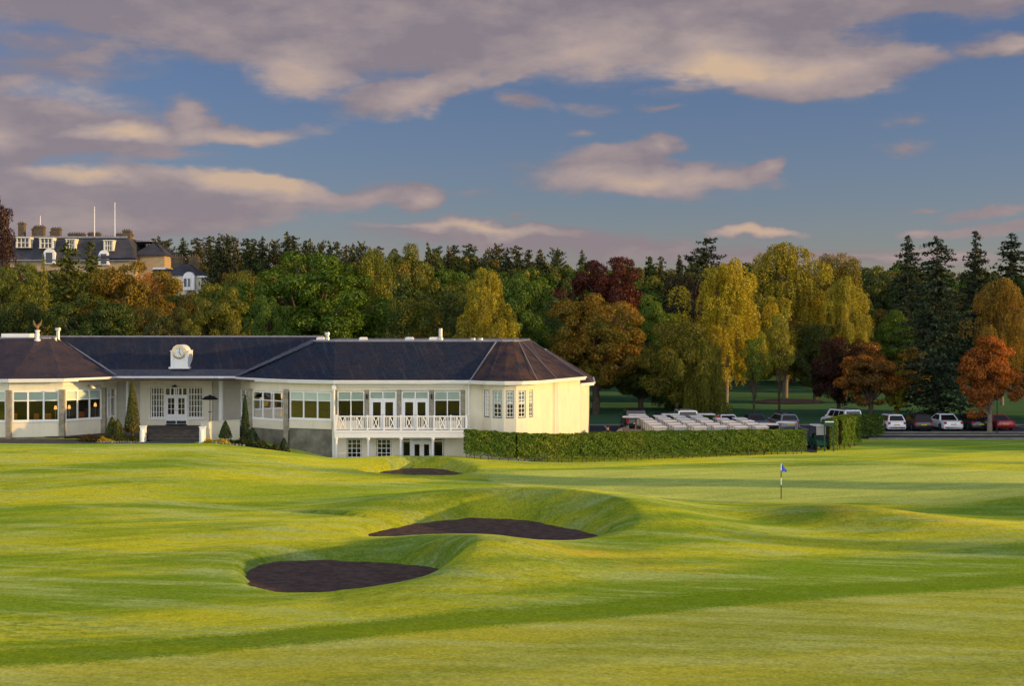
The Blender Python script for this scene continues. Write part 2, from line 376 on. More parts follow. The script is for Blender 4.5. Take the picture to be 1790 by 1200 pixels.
# bunkers: centre, radii, angle, sand level, floor
BUNK = [dict(c=(-7.3, 59.9), r=(3.9, 3.9), a=4, sand=-1.10),
        dict(c=(-1.4, 70.7), r=(5.3, 4.7), a=-25, sand=-.92),
        dict(c=(-6.2, 93.0), r=(3.1, 3.4), a=0, sand=-.36)]
def terrain(x, y):
    x = np.asarray(x, float); y = np.asarray(y, float)
    crest = np.interp(x, [-60, -20.5, -18, -15.5, -12.4, -9, -3, 4, 60], [1.38, 1.38, 1.12, .80, .40, .32, .24, .05, 0.0])
    low = np.interp(y, [0, 50, 62, 70, 84, 97], [-1.0, -.80, -.74, -.55, -.20, -.1])
    z = low + (crest - low) * sm(74, 97, y)
    # gentle swales
    z += .10 * np.sin(x * .13 + 1.2) * np.cos(y * .11) * sm(112, 96, y) + .035 * np.sin(x * .31 + y * .2) * sm(112, 96, y)
    # left lawn lies higher
    z += .35 * sm(-8, -24, x) * sm(95, 70, y) * sm(30, 50, y)
    # mounds
    z += .12 * gauss(x, y, 3.0, 61.5, 5.5, 3.0, -16)
    z += .25 * gauss(x, y, -11.5, 70.0, 4.0, 3.0, 0)
    # raised lips curling round the bunkers (angle in the bunker's own frame -> height)
    for b_, hs, r0 in ((BUNK[0], (0, 0, .45, 1.20, .62, .12, .22, 0), 1.50), (BUNK[1], (.1, 0, 0, .45, 1.15, 1.10, .70, .25), 1.50), (BUNK[2], (0, 0, 0, .15, .15, .10, .1, 0), 1.40)):
        c_, s_ = math.cos(R(b_['a'])), math.sin(R(b_['a'])); X = ((x - b_['c'][0]) * c_ + (y - b_['c'][1]) * s_) / b_['r'][0]; Y = (-(x - b_['c'][0]) * s_ + (y - b_['c'][1]) * c_) / b_['r'][1]
        r = np.sqrt(X * X + Y * Y); th = np.degrees(np.arctan2(Y, X)); A = np.interp(th, [-180, -90, -45, 0, 45, 90, 135, 180], hs)
        wdt = np.where(r < r0, .30, .62 + .35 * np.clip(X, 0, 1)); z += 1.08 * A * np.exp(-((r - r0) / wdt) ** 2)
    z += .72 * gauss(x, y, 16.4, 73.3, 4.4, 2.2, -14)      # mound right of the green front
    z += .28 * gauss(x, y, 21.5, 70.6, 5.0, 2.4, -18)
    z += .35 * gauss(x, y, 27.5, 66.5, 4.5, 2.4, -15)
    z += .40 * gauss(x, y, 31.0, 80.0, 4.0, 3.0, 0)
    z += .22 * gauss(x, y, 24.0, 96.0, 9.0, 1.6, -4)
    z += .25 * gauss(x, y, -6.2, 97.2, 4.0, 1.2, 0)
    z -= .25 * gauss(x, y, 12.0, 72.5, 5.0, 2.0, -5)
    # bunkers
    for b in BUNK:
        r = ellr(x, y, *b['c'], *b['r'], b['a'])
        r = r * (1 + .10 * np.sin(3 * np.arctan2(y - b['c'][1], x - b['c'][0]) + b['a']))
        th_ = np.arctan2(y - b['c'][1], x - b['c'][0]); r = r + .012 * np.sin(9 * th_ + 2) + .010 * np.sin(17 * th_) + .008 * np.sin(31 * th_ + 1); k = sm(1.18, .95, r); z = z * (1 - k) + (b['sand'] - .14) * k
    # terrace of the clubhouse
    tl = sm(-12.1, -13.5, x); back = sm(97.3, 98.4, y)
    ter = np.interp(x, [-60, -20.5, -18, -15, -12.4], [1.28, 1.28, 1.0, .6, .1])
    zt = np.where(x < -12.6, ter, np.where(x < -3.4, -.95, 0.0))
    zt = np.interp(x, [-60, -20.5, -18, -15, -12.9, -12.4, -3.8, -3.2, 60], [1.28, 1.28, 1.0, .6, .2, -.95, -.95, 0, 0])
    z = z * (1 - back) + zt * back
    # beyond the clubhouse flat then rising
    fl = sm(112, 120, y); z = z * (1 - fl) - .02 * fl
    z += .02 * sm(132, 150, y) + .5 * gauss(x, y, 30, 190, 40, 18)
    hill = sm(190, 360, y) * np.interp(x, [-140, -40, 20, 80, 200], [15, 10, 5.5, 5.5, 8.0])
    z += hill + 8 * sm(380, 900, y)
    z += sm(140, 170, y) * .35 * np.sin(x * .05) * np.cos(y * .045)
    return z
def T(x, y): return float(terrain(np.array([x]), np.array([y]))[0])

xs = np.concatenate([np.linspace(-700, -60, 33)[:-1], np.linspace(-60, -36, 33)[:-1], np.arange(-36, 40, .27), np.linspace(40, 80, 41), np.linspace(85, 800, 40)])
ys = np.concatenate([np.linspace(-120, 34, 30)[:-1], np.arange(34, 100, .24), np.linspace(100, 135, 60)[:], np.linspace(136, 400, 90), np.linspace(410, 1500, 30)])
gx, gy = np.meshgrid(xs, ys); gz = terrain(gx, gy)
nx, ny = len(xs), len(ys)
idx = np.arange(nx * ny).reshape(ny, nx)
quads = np.stack([idx[:-1, :-1], idx[:-1, 1:], idx[1:, 1:], idx[1:, :-1]], -1).reshape(-1, 4)

def gauss_mask(t, pos, cx, cy, rx, ry, rot):
    mp = t.mapping(pos, (cx, cy, 0), (0, 0, R(rot)), (rx, ry, 1000), 'TEXTURE'); g = t.new('ShaderNodeTexGradient', gradient_type='SPHERICAL'); t.link(mp, g.inputs[0]); return g.outputs['Fac']
def grass_mat():
    m = bpy.data.materials.new('mown_grass'); m.use_nodes = True; t = NT(m.node_tree); t.n.clear()
    out = t.new('ShaderNodeOutputMaterial'); g = t.new('ShaderNodeNewGeometry'); pos = g.outputs['Position']
    sp = t.new('ShaderNodeSeparateXYZ'); t.link(pos, sp.inputs[0])
    st = t.mapping(pos, rot=(0, 0, R(-20))); st0 = t.mapping(pos, rot=(0, 0, R(8)))
    st1 = t.mapping(st, scale=(.05, .30, .3)); st2 = t.mapping(st0, scale=(.13, .95, .3)); st3 = t.mapping(st, scale=(.16, .8, .3), loc=(4, 7, 1))
    a = t.noise(st1, 1, 5, .6, .3); b = t.noise(st2, 1, 5, .65, .3); c = t.noise(st3, 1, 4, .6, .3); p = t.noise(pos, .35, 5, .65); fine = t.noise(pos, 8, 4, .8)
    green = (.135, .225, .020); yel = (.36, .39, .028); pale = (.30, .39, .15); dry = (.46, .32, .05)
    big = t.noise(t.mapping(st, scale=(.018, .075, .1), loc=(2, 5, 0)), 1, 3, .5)
    col = t.mix(t.step(t.math('ADD', a, t.math('MULTIPLY', t.math('SUBTRACT', big, .5), 1.1)), .38, .66), green, yel)
    col = t.mix(t.math('MULTIPLY', t.step(b, .44, .70), .75), col, pale)
    col = t.mix(t.math('MULTIPLY', t.step(c, .52, .75), .6), col, green)
    wear = t.math('MAXIMUM', gauss_mask(t, pos, 3.0, 61.5, 7.5, 3.2, -18), gauss_mask(t, pos, 20, 71.5, 9, 3, -15))
    col = t.mix(t.math('MULTIPLY', t.math('MULTIPLY_ADD', wear, .55, t.math('MULTIPLY', t.step(p, .60, .76), .35), clamp=True), t.step(p, .35, .62)), col, dry)
    clump = t.noise(t.mapping(pos, scale=(.8, 1.6, 1)), 1.6, 5, .75)
    col = t.mix(t.math('MULTIPLY', t.step(clump, .52, .68), .45), col, (.085, .16, .018))
    rough = t.math('MULTIPLY', gauss_mask(t, pos, -16.5, 48.5, 5.5, 4.0, 0), t.step(clump, .42, .58))
    col = t.mix(t.math('MULTIPLY', rough, .7, clamp=True), col, (.10, .17, .02))
    # putting green: smooth pale turf
    def ell(cx, cy, rx, ry, rot, soft=.05):
        mp = t.mapping(pos, (cx, cy, 0), (0, 0, R(rot)), (rx, ry, 1000), 'TEXTURE'); ln = t.new('ShaderNodeVectorMath', operation='LENGTH'); t.link(mp, ln.inputs[0])
        return t.step(ln.outputs['Value'], 1 + soft, 1 - soft)
    gcol = t.mix(t.step(c, .3, .7), (.24, .32, .075), (.34, .40, .10))
    gmask = t.math('MAXIMUM', ell(19, 86.5, 19, 8.2, 0, .03), ell(8, 88, 9.5, 5.5, -6, .03))
    col = t.mix(gmask, col, gcol)
    # darker mown apron and a diagonal mown band across the foreground
    band = t.math('ABSOLUTE', t.math('SUBTRACT', sp.outputs[1], t.math('MULTIPLY_ADD', sp.outputs[0], .395, 50.3)))
    fg = t.step(t.math('SUBTRACT', sp.outputs[1], t.math('MULTIPLY_ADD', sp.outputs[0], .395, 50.3)), -.9, -1.6)
    col = t.mix(t.math('MULTIPLY', fg, .55), col, t.mix(t.step(b, .35, .7), (.29, .30, .045), (.36, .40, .11)))
    bm_ = t.step(t.math('ADD', t.math('ADD', band, t.math('MULTIPLY', t.math('SUBTRACT', p, .5), 1.0)), t.math('MULTIPLY', t.math('SUBTRACT', fine, .5), 1.2)), 1.75, .85)
    col = t.mix(t.math('MULTIPLY', t.math('MULTIPLY', bm_, t.step(b, .15, .5, .55, .88)), 1.0), col, (.105, .185, .012))
    band2 = t.math('ABSOLUTE', t.math('SUBTRACT', sp.outputs[1], t.math('MULTIPLY_ADD', sp.outputs[0], .05, 82.0)))
    b2 = t.math('MULTIPLY', t.step(band2, 3.2, 2.2), t.step(sp.outputs[0], -1, -5)); b2 = t.math('MULTIPLY', b2, t.step(sp.outputs[0], -22, -17))
    col = t.mix(t.math('MULTIPLY', b2, .45), col, (.14, .26, .015))
    # darker grass beyond the car park
    far = t.step(sp.outputs[1], 112, 135)
    col = t.mix(far, col, t.mix(t.step(c, .3, .7), (.030, .075, .040), (.045, .095, .048)))
    v = t.math('MULTIPLY_ADD', t.step(fine, .32, .68), .46, .72); col = t.vmath('SCALE', col, sc=v)
    d = t.new('ShaderNodeBsdfDiffuse'); t.link(col, d.inputs[0])
    # upright blades: scatter the shading normal
    nz = t.noise(pos, 45, 2, .5, color=True); nz = t.vmath('SCALE', t.vmath('SUBTRACT', nz, (.5, .5, .5)), sc=2.7)
    nb = t.noise(pos, 3.2, 3, .7, color=True); nb = t.vmath('SCALE', t.vmath('SUBTRACT', nb, (.5, .5, .5)), sc=1.0)
    nn = t.vmath('NORMALIZE', t.vmath('ADD', t.vmath('ADD', g.outputs['Normal'], nz), nb))
    t.link(nn, d.inputs['Normal'])
    sh = t.new('ShaderNodeBsdfSheen'); sh.inputs['Roughness'].default_value = .5; t.link(t.vmath('SCALE', col, sc=.8), sh.inputs[0])
    ad = t.new('ShaderNodeAddShader'); t.link(d.outputs[0], ad.inputs[0]); t.link(sh.outputs[0], ad.inputs[1])
    t.link(ad.outputs[0], out.inputs[0]); return m
ground = mesh_np('ground', np.stack([gx.ravel(), gy.ravel(), gz.ravel()], 1), quads, grass_mat(), smooth=True)
tag(ground, kind='structure')

def sand_mat():
    m = mat('damp_brown_sand', (.125, .085, .072), .95, .1, var=.30, vscale=2.2, bump=.07, bscale=9); return m
M['sand'] = sand_mat()
for b in BUNK:
    n = 64; vs = []; fs = []
    for k, rr in enumerate(np.linspace(.02, 1.22, 14)):
        for j in range(n):
            a = 2 * math.pi * j / n; X, Y = b['r'][0] * rr * math.cos(a), b['r'][1] * rr * math.sin(a); ca, sa = math.cos(R(b['a'])), math.sin(R(b['a']))
            x_, y_ = b['c'][0] + X * ca - Y * sa, b['c'][1] + X * sa + Y * ca
            vs.append((x_, y_, b['sand'] + .10 * rr * rr + .015 * math.sin(x_ * 3 + y_ * 2)))
    for k in range(13):
        for j in range(n): a = k * n + j; c = k * n + (j + 1) % n; fs.append((a, c, c + n, a + n))
    o = mesh_np('bunker_sand', vs, fs, M['sand'], smooth=True); tag(o, kind='structure')
vs = [(13 * math.cos(a) * .33 + 32.5, 167 + 2.0 * math.sin(a), T(32.5, 167) + .12 + (.3 if math.sin(a) > 0 else 0) * math.sin(a)) for a in np.linspace(0, 2 * math.pi, 24, endpoint=False)]
MB().poly(vs).build('bunker_sand', M['sand']); tag(bpy.data.objects['bunker_sand.003'] if 'bunker_sand.003' in bpy.data.objects else COL.objects[-1], kind='structure')

# paved areas
def sheet(name, pts, z, m):
    o = MB().poly([(p[0], p[1], z) for p in pts]).build(name, m); tag(o, kind='structure'); return o
sheet('car_park', [P(1032, 106.2), P(1410, 106.5), P(1428, 105.5), P(1428, 112), P(1490, 122), (70, 124.5), (70, 133.5), (5.0, 133.5)], .03, M['asphalt'])
sheet('road', [P(1500, 118.6), (75, 118.4), (75, 121.6), P(1500, 121.6)], .035, M['asphalt'])
pth = MB()
for k, xx in enumerate(np.arange(-46, -22.0, 1.0)):
    pth.poly([(xx, 97.9, 1.33), (xx + 1, 97.9, 1.33), (xx + 1, 101.8, 1.33), (xx, 101.8, 1.33)])
tag(pth.build('path', M['path']), kind='structure')
sheet('gravel_path', [(-46, 99.6), (-31.5, 99.9), (-28.5, 100.6), (-29, 101.5), (-46, 102.2)], 1.345, M['gravel'])
k_ = MB(); k_.box(29.5, 75, 121.6, 121.75, 0, .13); k_.box(29.5, 75, 124.35, 124.5, 0, .13); k_.box(29.5, 75, 118.25, 118.4, -.05, .10); k_.box(5, 70, 133.5, 133.65, 0, .14)
tag(k_.build('kerb', M['kerb']), kind='structure')
l_ = MB()
for i in range(24):
    xx = 6 + i * 2.55; l_.box(xx, xx + .1, 127.6, 133.0, .030, .036)
tag(l_.build('road_marking', M['line']), kind='structure')
# ------------------------------------------------------------------ clubhouse
club = thing('clubhouse', 'long cream single-storey clubhouse with blue slate roof, clock and white balcony', 'clubhouse', (-12.0, 106.0, 0))
EZ = 5.52
def add(mb, name, m, parent=club, smooth=False): return mb.build(name, M[m], parent, smooth)

def sash(fr, u0, u1, z0, z1, cols, rows, parent=club, wood='white', fw=.07, bar=.035, blind=None, name='window', depth=.0, split=None, label=None):
    """framed window standing in a wall opening; split = list of heights of thicker transoms"""
    f = MB(); d0, d1 = depth - .05, depth + .05
    f.fbox(fr, u0, u0 + fw, z0, z1, d0, d1); f.fbox(fr, u1 - fw, u1, z0, z1, d0, d1)
    f.fbox(fr, u0 + fw, u1 - fw, z0, z0 + fw, d0, d1); f.fbox(fr, u0 + fw, u1 - fw, z1 - fw, z1, d0, d1)
    zs = [z0 + fw] + (split or []) + [z1 - fw]
    for i in range(1, cols):
        uc = u0 + (u1 - u0) * i / cols; f.fbox(fr, uc - bar, uc + bar, z0 + fw, z1 - fw, d0 + .006, d1 - .006)
    for sp_ in (split or []): f.fbox(fr, u0 + fw, u1 - fw, sp_ - .035, sp_ + .035, d0 + .01, d1 + .012)
    if rows > 1:
        for j in range(1, rows):
            zc = z0 + (z1 - z0) * j / rows; f.fbox(fr, u0 + fw, u1 - fw, zc - .02, zc + .02, d0 + .016, d1 - .016)
    w_ = add(f, name, wood, parent)
    if label: w_['label'] = label
    g = MB(); g.poly([fr.pt(u0 + fw, z0 + fw, depth), fr.pt(u1 - fw, z0 + fw, depth), fr.pt(u1 - fw, z1 - fw, depth), fr.pt(u0 + fw, z1 - fw, depth)])
    g.build('pane', M['glass'], w_)
    if blind:
        b = MB(); b.fbox(fr, u0 + fw, u1 - fw, blind, z1 - fw, depth - .045, depth - .03); b.build('blind', M['blind'], w_)
    return w_

wall = MB(); trim = MB(); pil = MB(); stone = MB()
A0, B0 = P(586, 100), P(845, 100)
fb_ = F(A0, B0); Zb = lambda py: Zof(py, 100)
uu = fb_.U
# header above openings, cream wall to the right
wall.fbox(fb_, 0, uu(813), Zb(683), EZ, -.25, 0)
wall.fbox(fb_, uu(813), fb_.L, -.9, EZ, -.25, .0)
trim.fbox(fb_, 0, uu(813), Zb(676), Zb(673), 0, .06)
FLZ = Zof(753, 100)
for a, b in ((637.5, 645.5), (693.5, 701.5), (750.5, 758.5), (805.5, 812.5)):
    pil.fbox(fb_, uu(a), uu(b), FLZ, Zb(682), -.2, .04)
pil.fbox(fb_, uu(586.5), uu(589.5), FLZ, Zb(682), -.2, .03)
for (a, b, lab) in ((590, 637, None), (759, 805, None)):
    sash(fb_, uu(a), uu(b), Zb(738), Zb(684), 2, 1, blind=Zb(700), split=[Zb(700)], name='window')
    wall.fbox(fb_, uu(a), uu(b), FLZ, Zb(738), -.2, .0)
def door_pair(fr, a, b, zb, zt, ztr, parent=club, name='glazed_door', cols=1, rows=1, kick=.25, lab=None, lower=.0):
    U = fr.U; u0, u1 = U(a), U(b); um = (u0 + u1) / 2
    f = MB(); f.fbox(fr, u0, u0 + .09, zb, zt, -.06, .06); f.fbox(fr, u1 - .09, u1, zb, zt, -.06, .06); f.fbox(fr, u0 + .09, u1 - .09, zt - .08, zt, -.06, .06)
    f.fbox(fr, u0 + .09, u1 - .09, ztr - .06, ztr + .06, -.06, .065); f.fbox(fr, um - .04, um + .04, ztr + .06, zt - .08, -.05, .05)
    fr_ = add(f, 'door_frame', 'white', parent)
    g = MB(); g.poly([fr.pt(u0 + .09, ztr + .06), fr.pt(u1 - .09, ztr + .06), fr.pt(u1 - .09, zt - .08), fr.pt(u0 + .09, zt - .08)]); g.build('pane', M['glass'], fr_)
    bl = MB(); bl.fbox(fr, u0 + .09, u1 - .09, ztr + .06, zt - .08, -.05, -.03)
    if cols == 1: bl.build('blind', M['blind'], fr_)
    for (p, q, hs) in ((u0 + .095, um - .004, 1), (um + .004, u1 - .095, -1)):
        d = MB(); st = .15; gz0 = zb + kick
        d.fbox(fr, p, p + st, zb, ztr - .065, -.04, .035); d.fbox(fr, q - st, q, zb, ztr - .065, -.04, .035)
        d.fbox(fr, p + st, q - st, zb, gz0, -.04, .035); d.fbox(fr, p + st, q - st, ztr - .065 - .14, ztr - .065, -.04, .035)
        for i in range(1, cols): uc = p + st + (q - p - 2 * st) * i / cols; d.fbox(fr, uc - .02, uc + .02, gz0, ztr - .205, -.03, .025)
        for j in range(1, rows): zc = gz0 + (ztr - .205 - gz0) * j / rows; d.fbox(fr, p + st, q - st, zc - .02, zc + .02, -.028, .022)
        dd = add(d, 'door', 'white', parent)
        gg = MB(); gg.poly([fr.pt(p + st, gz0), fr.pt(q - st, gz0), fr.pt(q - st, ztr - .205), fr.pt(p + st, ztr - .205)]); gg.build('pane', M['glass'], dd)
        hh = MB(); uh = q - .06 if hs == 1 else p + .06; hh.fbox(fr, uh - .015, uh + .015, zb + .95, zb + 1.15, .036, .07); hh.build('handle', M['gold'], dd)
        if lower:
            kk = MB(); kk.fbox(fr, p + .03, q - .03, zb + .02, zb + lower, .036, .045); kk.build('kick_plate', M['navy'], dd)
for a, b in ((645.8, 693.3), (702, 750)):
    door_pair(fb_, a, b, FLZ, Zb(684), Zb(698.5))
for a, b in ((641.5, 0), (754.5, 0)):   # wall lanterns
    l = MB(); z = Zb(694); l.fbox(fb_, uu(a) - .06, uu(a) + .06, z - .16, z + .12, .05, .16); l.fbox(fb_, uu(a) - .03, uu(a) + .03, z + .12, z + .2, .05, .13); add(l, 'wall_lantern', 'black')
# lower storey
LG = -.95; UZ = Zof(766, 100)
lw = [(586, 606), (632, 658), (684, 702.5), (776, 845)]
for a, b in lw: wall.fbox(fb_, uu(a), uu(b), LG, FLZ - .12, -.25, -.02)
for a, b in ((606, 632), (658, 684)):
    wall.fbox(fb_, uu(a), uu(b), LG, Zb(802), -.25, -.02); wall.fbox(fb_, uu(a), uu(b), Zb(767), FLZ - .12, -.25, -.02)
    sash(fb_, uu(a) + .03, uu(b) - .03, Zb(801), Zb(768), 3, 4, depth=-.14, bar=.022, fw=.06)
    q = MB(); q.fbox(fb_, uu(a), uu(b), Zb(803.2), Zb(801.2), -.12, .05); add(q, 'sill', 'navy')
wall.fbox(fb_, uu(702.5), uu(776), Zb(766), FLZ - .12, -.25, -.02)
wall.fbox(fb_, uu(702.5), uu(776), LG, Zb(806), -.25, -.02)
sash(fb_, uu(703), uu(718), Zb(806), Zb(767), 1, 1, depth=-.14, split=[Zb(772)]); sash(fb_, uu(757), uu(775), Zb(806), Zb(767), 1, 1, depth=-.14, split=[Zb(772)])
f2 = F(fb_.pt(uu(718.5), 0, -.14)[:2], fb_.pt(uu(756.5), 0, -.14)[:2])
door_pair(f2, 718.5, 756.3, Zb(806), Zb(767), Zb(772.5), cols=1)
# balcony
DB = 98.45; bf = F(P(584, DB), P(817, DB)); bu = bf.U; bz = lambda py: Zof(py, DB)
bal = MB(); bal.box(bf.p0.x, bf.p0.x + bf.L, DB, 99.94, bz(757), bz(753)); 
bal.box(bf.p0.x + .02, bf.p0.x + bf.L - .02, DB + .04, DB + .2, bz(766), bz(757)); bal.box(bf.p0.x + .02, bf.p0.x + bf.L - .02, DB + .2, 99.94, bz(759), bz(757) - .003)
balc = add(bal, 'balcony', 'white')
rail = MB(); zt, zl = bz(727.5), bz(751.0)
rail.fbox(bf, 0, bf.L, zt - .09, zt, -.10, 0); rail.fbox(bf, 0, bf.L, zl - .0, zl + .08, -.08, -.02)
nb_ = 8
for i in range(nb_ + 1):
    u = bf.L * i / nb_; u = min(max(u, .06), bf.L - .06); rail.fbox(bf, u - .06, u + .06, bz(753), zt + .05, -.115, .012)
for i in range(nb_):
    a = bf.L * i / nb_; b = bf.L * (i + 1) / nb_; W_ = b - a
    for q in (.13, .23, .77, .87): rail.fbox(bf, a + W_ * q - .022, a + W_ * q + .022, zl + .08, zt - .09, -.07, -.03)
    for q in (.33, .67): rail.fbox(bf, a + W_ * q - .035, a + W_ * q + .035, zl + .08, zt - .09, -.075, -.025)
    x0_, x1_ = a + W_ * .36, a + W_ * .64; z0_, z1_ = zl + .09, zt - .1; um_ = (x0_ + x1_) / 2; zm_ = (z0_ + z1_) / 2
    for (s0, s1) in (((x0_, z0_), (x1_, z1_)), ((x0_, z1_), (x1_, z0_))):
        rail.bar(bf.pt(s0[0], s0[1], -.05), bf.pt(s1[0], s1[1], -.05), .032, n=4)
for side in (0, bf.L):                # returns to the wall
    p = bf.pt(side, 0, 0); x_ = p[0] + (.05 if side == 0 else -.05)
    rail.box(x_ - .04, x_ + .04, DB + .12, 99.9, zt - .085, zt - .005); rail.box(x_ - .03, x_ + .03, DB + .12, 99.9, zl + .002, zl + .078)
    for q in np.arange(DB + .3, 99.85, .2): rail.box(x_ - .02, x_ + .02, q - .02, q + .02, zl + .078, zt - .085)
rail.build('railing', M['white'], balc)
for px in (587.5, 643.5, 700.5, 756.5):
    c = MB(); u = bu(px); p = bf.pt(u, 0, -.12); c.lathe([(.12, LG), (.12, LG + .12), (.085, LG + .16), (.08, bz(766) - .16), (.12, bz(766) - .1), (.12, bz(766) - .004)], (p[0], p[1], 0), 10); c.build('post', M['white'], balc)
pk = MB(); pf = F(P(768, 97.6), P(812, 97.6))
for q in np.arange(0, pf.L, .14): pk.fbox(pf, q, q + .07, .05, Zof(803.3, 97.6), -.02, 0)
pk.fbox(pf, 0, pf.L, .12, .16, -.05, -.02)
fence = pk.build('picket_fence', M['white']); tag(fence, 'low white picket fence at the foot of the lower terrace, left of the hedge', 'fence')

# curved wing left of the balcony
C1, C2, C3, C4 = P(505, 101.6), P(438, 104.6), P(421, 106.6), P(421, 108.2)
def wing(fr, segs, dado_py, base_py, lowz, top=EZ, zfun=None):
    pass
fa = F(C1, A0); ua = fa.U; fb2 = F(C2, C1); ub = fb2.U; fc = F(C3, C2)
for fr, U, wa, wb in ((fa, ua, 507, 580), (fb2, ub, 441.5, 497)):
    z = fr.Z
    wall.fbox(fr, 0, fr.L, z(684.5), EZ, -.25, 0)
    wall.fbox(fr, U(wa), U(wb), z(750), z(735), -.2, .05)
    wall.fbox(fr, 0, fr.L, z(750), z(735) - .002, -.25, 0.0)
    trim.fbox(fr, U(wa) - .05, U(wb) + .05, z(735.5), z(733.5), 0, .10)
    stone.fbox(fr, 0, fr.L, -1.0, z(750), -.3, -.04)
    sash(fr, U(wa), U(wb), z(733.5), z(685), 3, 1, blind=z(699.5), split=[z(700.5)], bar=.05, fw=.09)
wall.fbox(fa, ua(580.5), fa.L, -1.0, fa.Z(684.5), -.25, .0)
wall.fbox(fc, 0, fc.L, 0, 2.6, -.25, 0); wall.fbox(fc, 0, fc.L, 4.7, EZ, -.25, 0)
sash(fc, .1, fc.L - .05, 2.62, 4.68, 2, 1, blind=4.1, split=[4.08])
for fr, a in ((fa, .0), (fb2, .0), (fb2, fb2.L)):
    pass
def pillar_at(p, z0, z1, r=.17): pil.box(p[0] - r, p[0] + r, p[1] - r, p[1] + r, z0, z1)
pillar_at(P(500, 101.65), .5, Zof(681, 101.6)); pillar_at(P(437.5, 104.5), .5, Zof(680, 104.5))
wall.fbox(F(P(421, 108.2), P(421, 106.6)), 0, 1.6, 0, EZ, -.25, 0)
# entrance recess
E0, E1 = P(200, 108), P(421, 108); fe = F(E0, E1); ue = fe.U; ze = lambda py: Zof(py, 108)
G0 = ze(742)
wall.fbox(fe, ue(245), ue(263), G0 - .3, EZ, -.25, .02); wall.fbox(fe, ue(355), ue(371), G0 - .3, EZ, -.25, .02)
bg_ = MB(); bg_.fbox(fe, 0, ue(244.8), 0, EZ, -.3, -.1); add(bg_, 'wall', 'beige'); bg_ = MB(); bg_.fbox(fe, ue(371.2), fe.L, 0, EZ, -.3, -.1); add(bg_, 'wall', 'beige')
wall.fbox(fe, ue(263), ue(355), ze(677), EZ, -.25, .02)
trim.fbox(fe, ue(222), ue(226), G0 - .3, EZ, 0, .3)
wall.fbox(fe, ue(263), ue(289), G0 - .3, ze(731), -.25, .02); wall.fbox(fe, ue(327), ue(355), G0 - .3, ze(731), -.25, .02)
trim.fbox(fe, ue(260), ue(288), ze(734), ze(731), .02, .14); trim.fbox(fe, ue(328), ue(358), ze(734), ze(731), .02, .14)
sash(fe, ue(264), ue(287.5), ze(730.8), ze(677.5), 5, 1, depth=-.05, split=[ze(690)], bar=.03)
sash(fe, ue(329), ue(354.5), ze(730.8), ze(677.5), 5, 1, depth=-.05, split=[ze(690)], bar=.03)
for s0, s1 in ((264, 287.5), (329, 354.5)):
    t_ = MB()
    for j in (1, 2, 3): zc = ze(730.8) + (ze(690) - ze(730.8)) * j / 4; t_.fbox(fe, ue(s0) + .06, ue(s1) - .06, zc - .02, zc + .02, -.085, -.025)
    add(t_, 'glazing_bar', 'white')
door_pair(fe, 288, 328.5, G0, ze(677.5), ze(692), cols=2, rows=3, kick=.75, lower=.26)
t_ = MB()
for i in range(1, 5):
    uc = ue(291) + (ue(326) - ue(291)) * i / 5; t_.fbox(fe, uc - .05, uc + .05, ze(691), ze(679), -.04, .04)
add(t_, 'glazing_bar', 'white')
cl = MB(); cp = fe.pt(ue(391), 0, 1.0)
cl.lathe([(.24, 1.2), (.24, 2.1), (.19, 2.15), (.17, EZ - .25), (.24, EZ - .2), (.24, EZ - .02)], (cp[0], cp[1], 0), 14); add(cl, 'column', 'white', smooth=True)
ll = MB(); p = fe.pt(ue(307.5), 0, .5); ll.lathe([(.02, ze(673)), (.2, ze(675)), (.22, ze(676.5)), (.02, ze(677))], (p[0], p[1], 0), 10); ll.fbox(fe, ue(307.5) - .02, ue(307.5) + .02, ze(674), ze(673), .0, .5); add(ll, 'porch_lantern', 'black')
# left pavilion facets
L = [P(205, 107.9), P(181, 106.0), P(109, 103.1), P(16, 102.2), (-37.6 - 1.8, 103.0), (-46, 106.5)]
for k in range(4):
    fr = F(L[k + 1], L[k]) if k < 4 else None
    z = lambda py, D=fr.p0.y + (fr.u.y * fr.L / 2): Zof(py, D)
    top, sill, dado = 4.74, 2.56, 1.42
    wall.fbox(fr, 0, fr.L, top, EZ, -.25, 0); trim.fbox(fr, 0, fr.L, EZ - .36, EZ - .28, 0, .07)
    wall.fbox(fr, 0, fr.L, dado, sill - .06, -.25, 0)
    trim.fbox(fr, .1, fr.L - .1, sill - .06, sill, -.1, .09)
    stone.fbox(fr, 0, fr.L, .9, dado, -.3, -.02)
    n_ = 3 if k in (1, 2, 3) else 2
    sash(fr, .22, fr.L - .22, sill, top, n_, 1, bar=.06, fw=.10, split=[4.03], blind=4.06)
    wall.fbox(fr, 0, .22, sill, top, -.25, 0); wall.fbox(fr, fr.L - .22, fr.L, sill, top, -.25, 0)
for q in (L[1], L[2], L[3], L[4]): pillar_at((q[0], q[1] - .02), 1.0, 4.80, .19)
fl_ = F(L[5], L[4]); wall.fbox(fl_, 0, fl_.L, .9, EZ, -.25, 0)
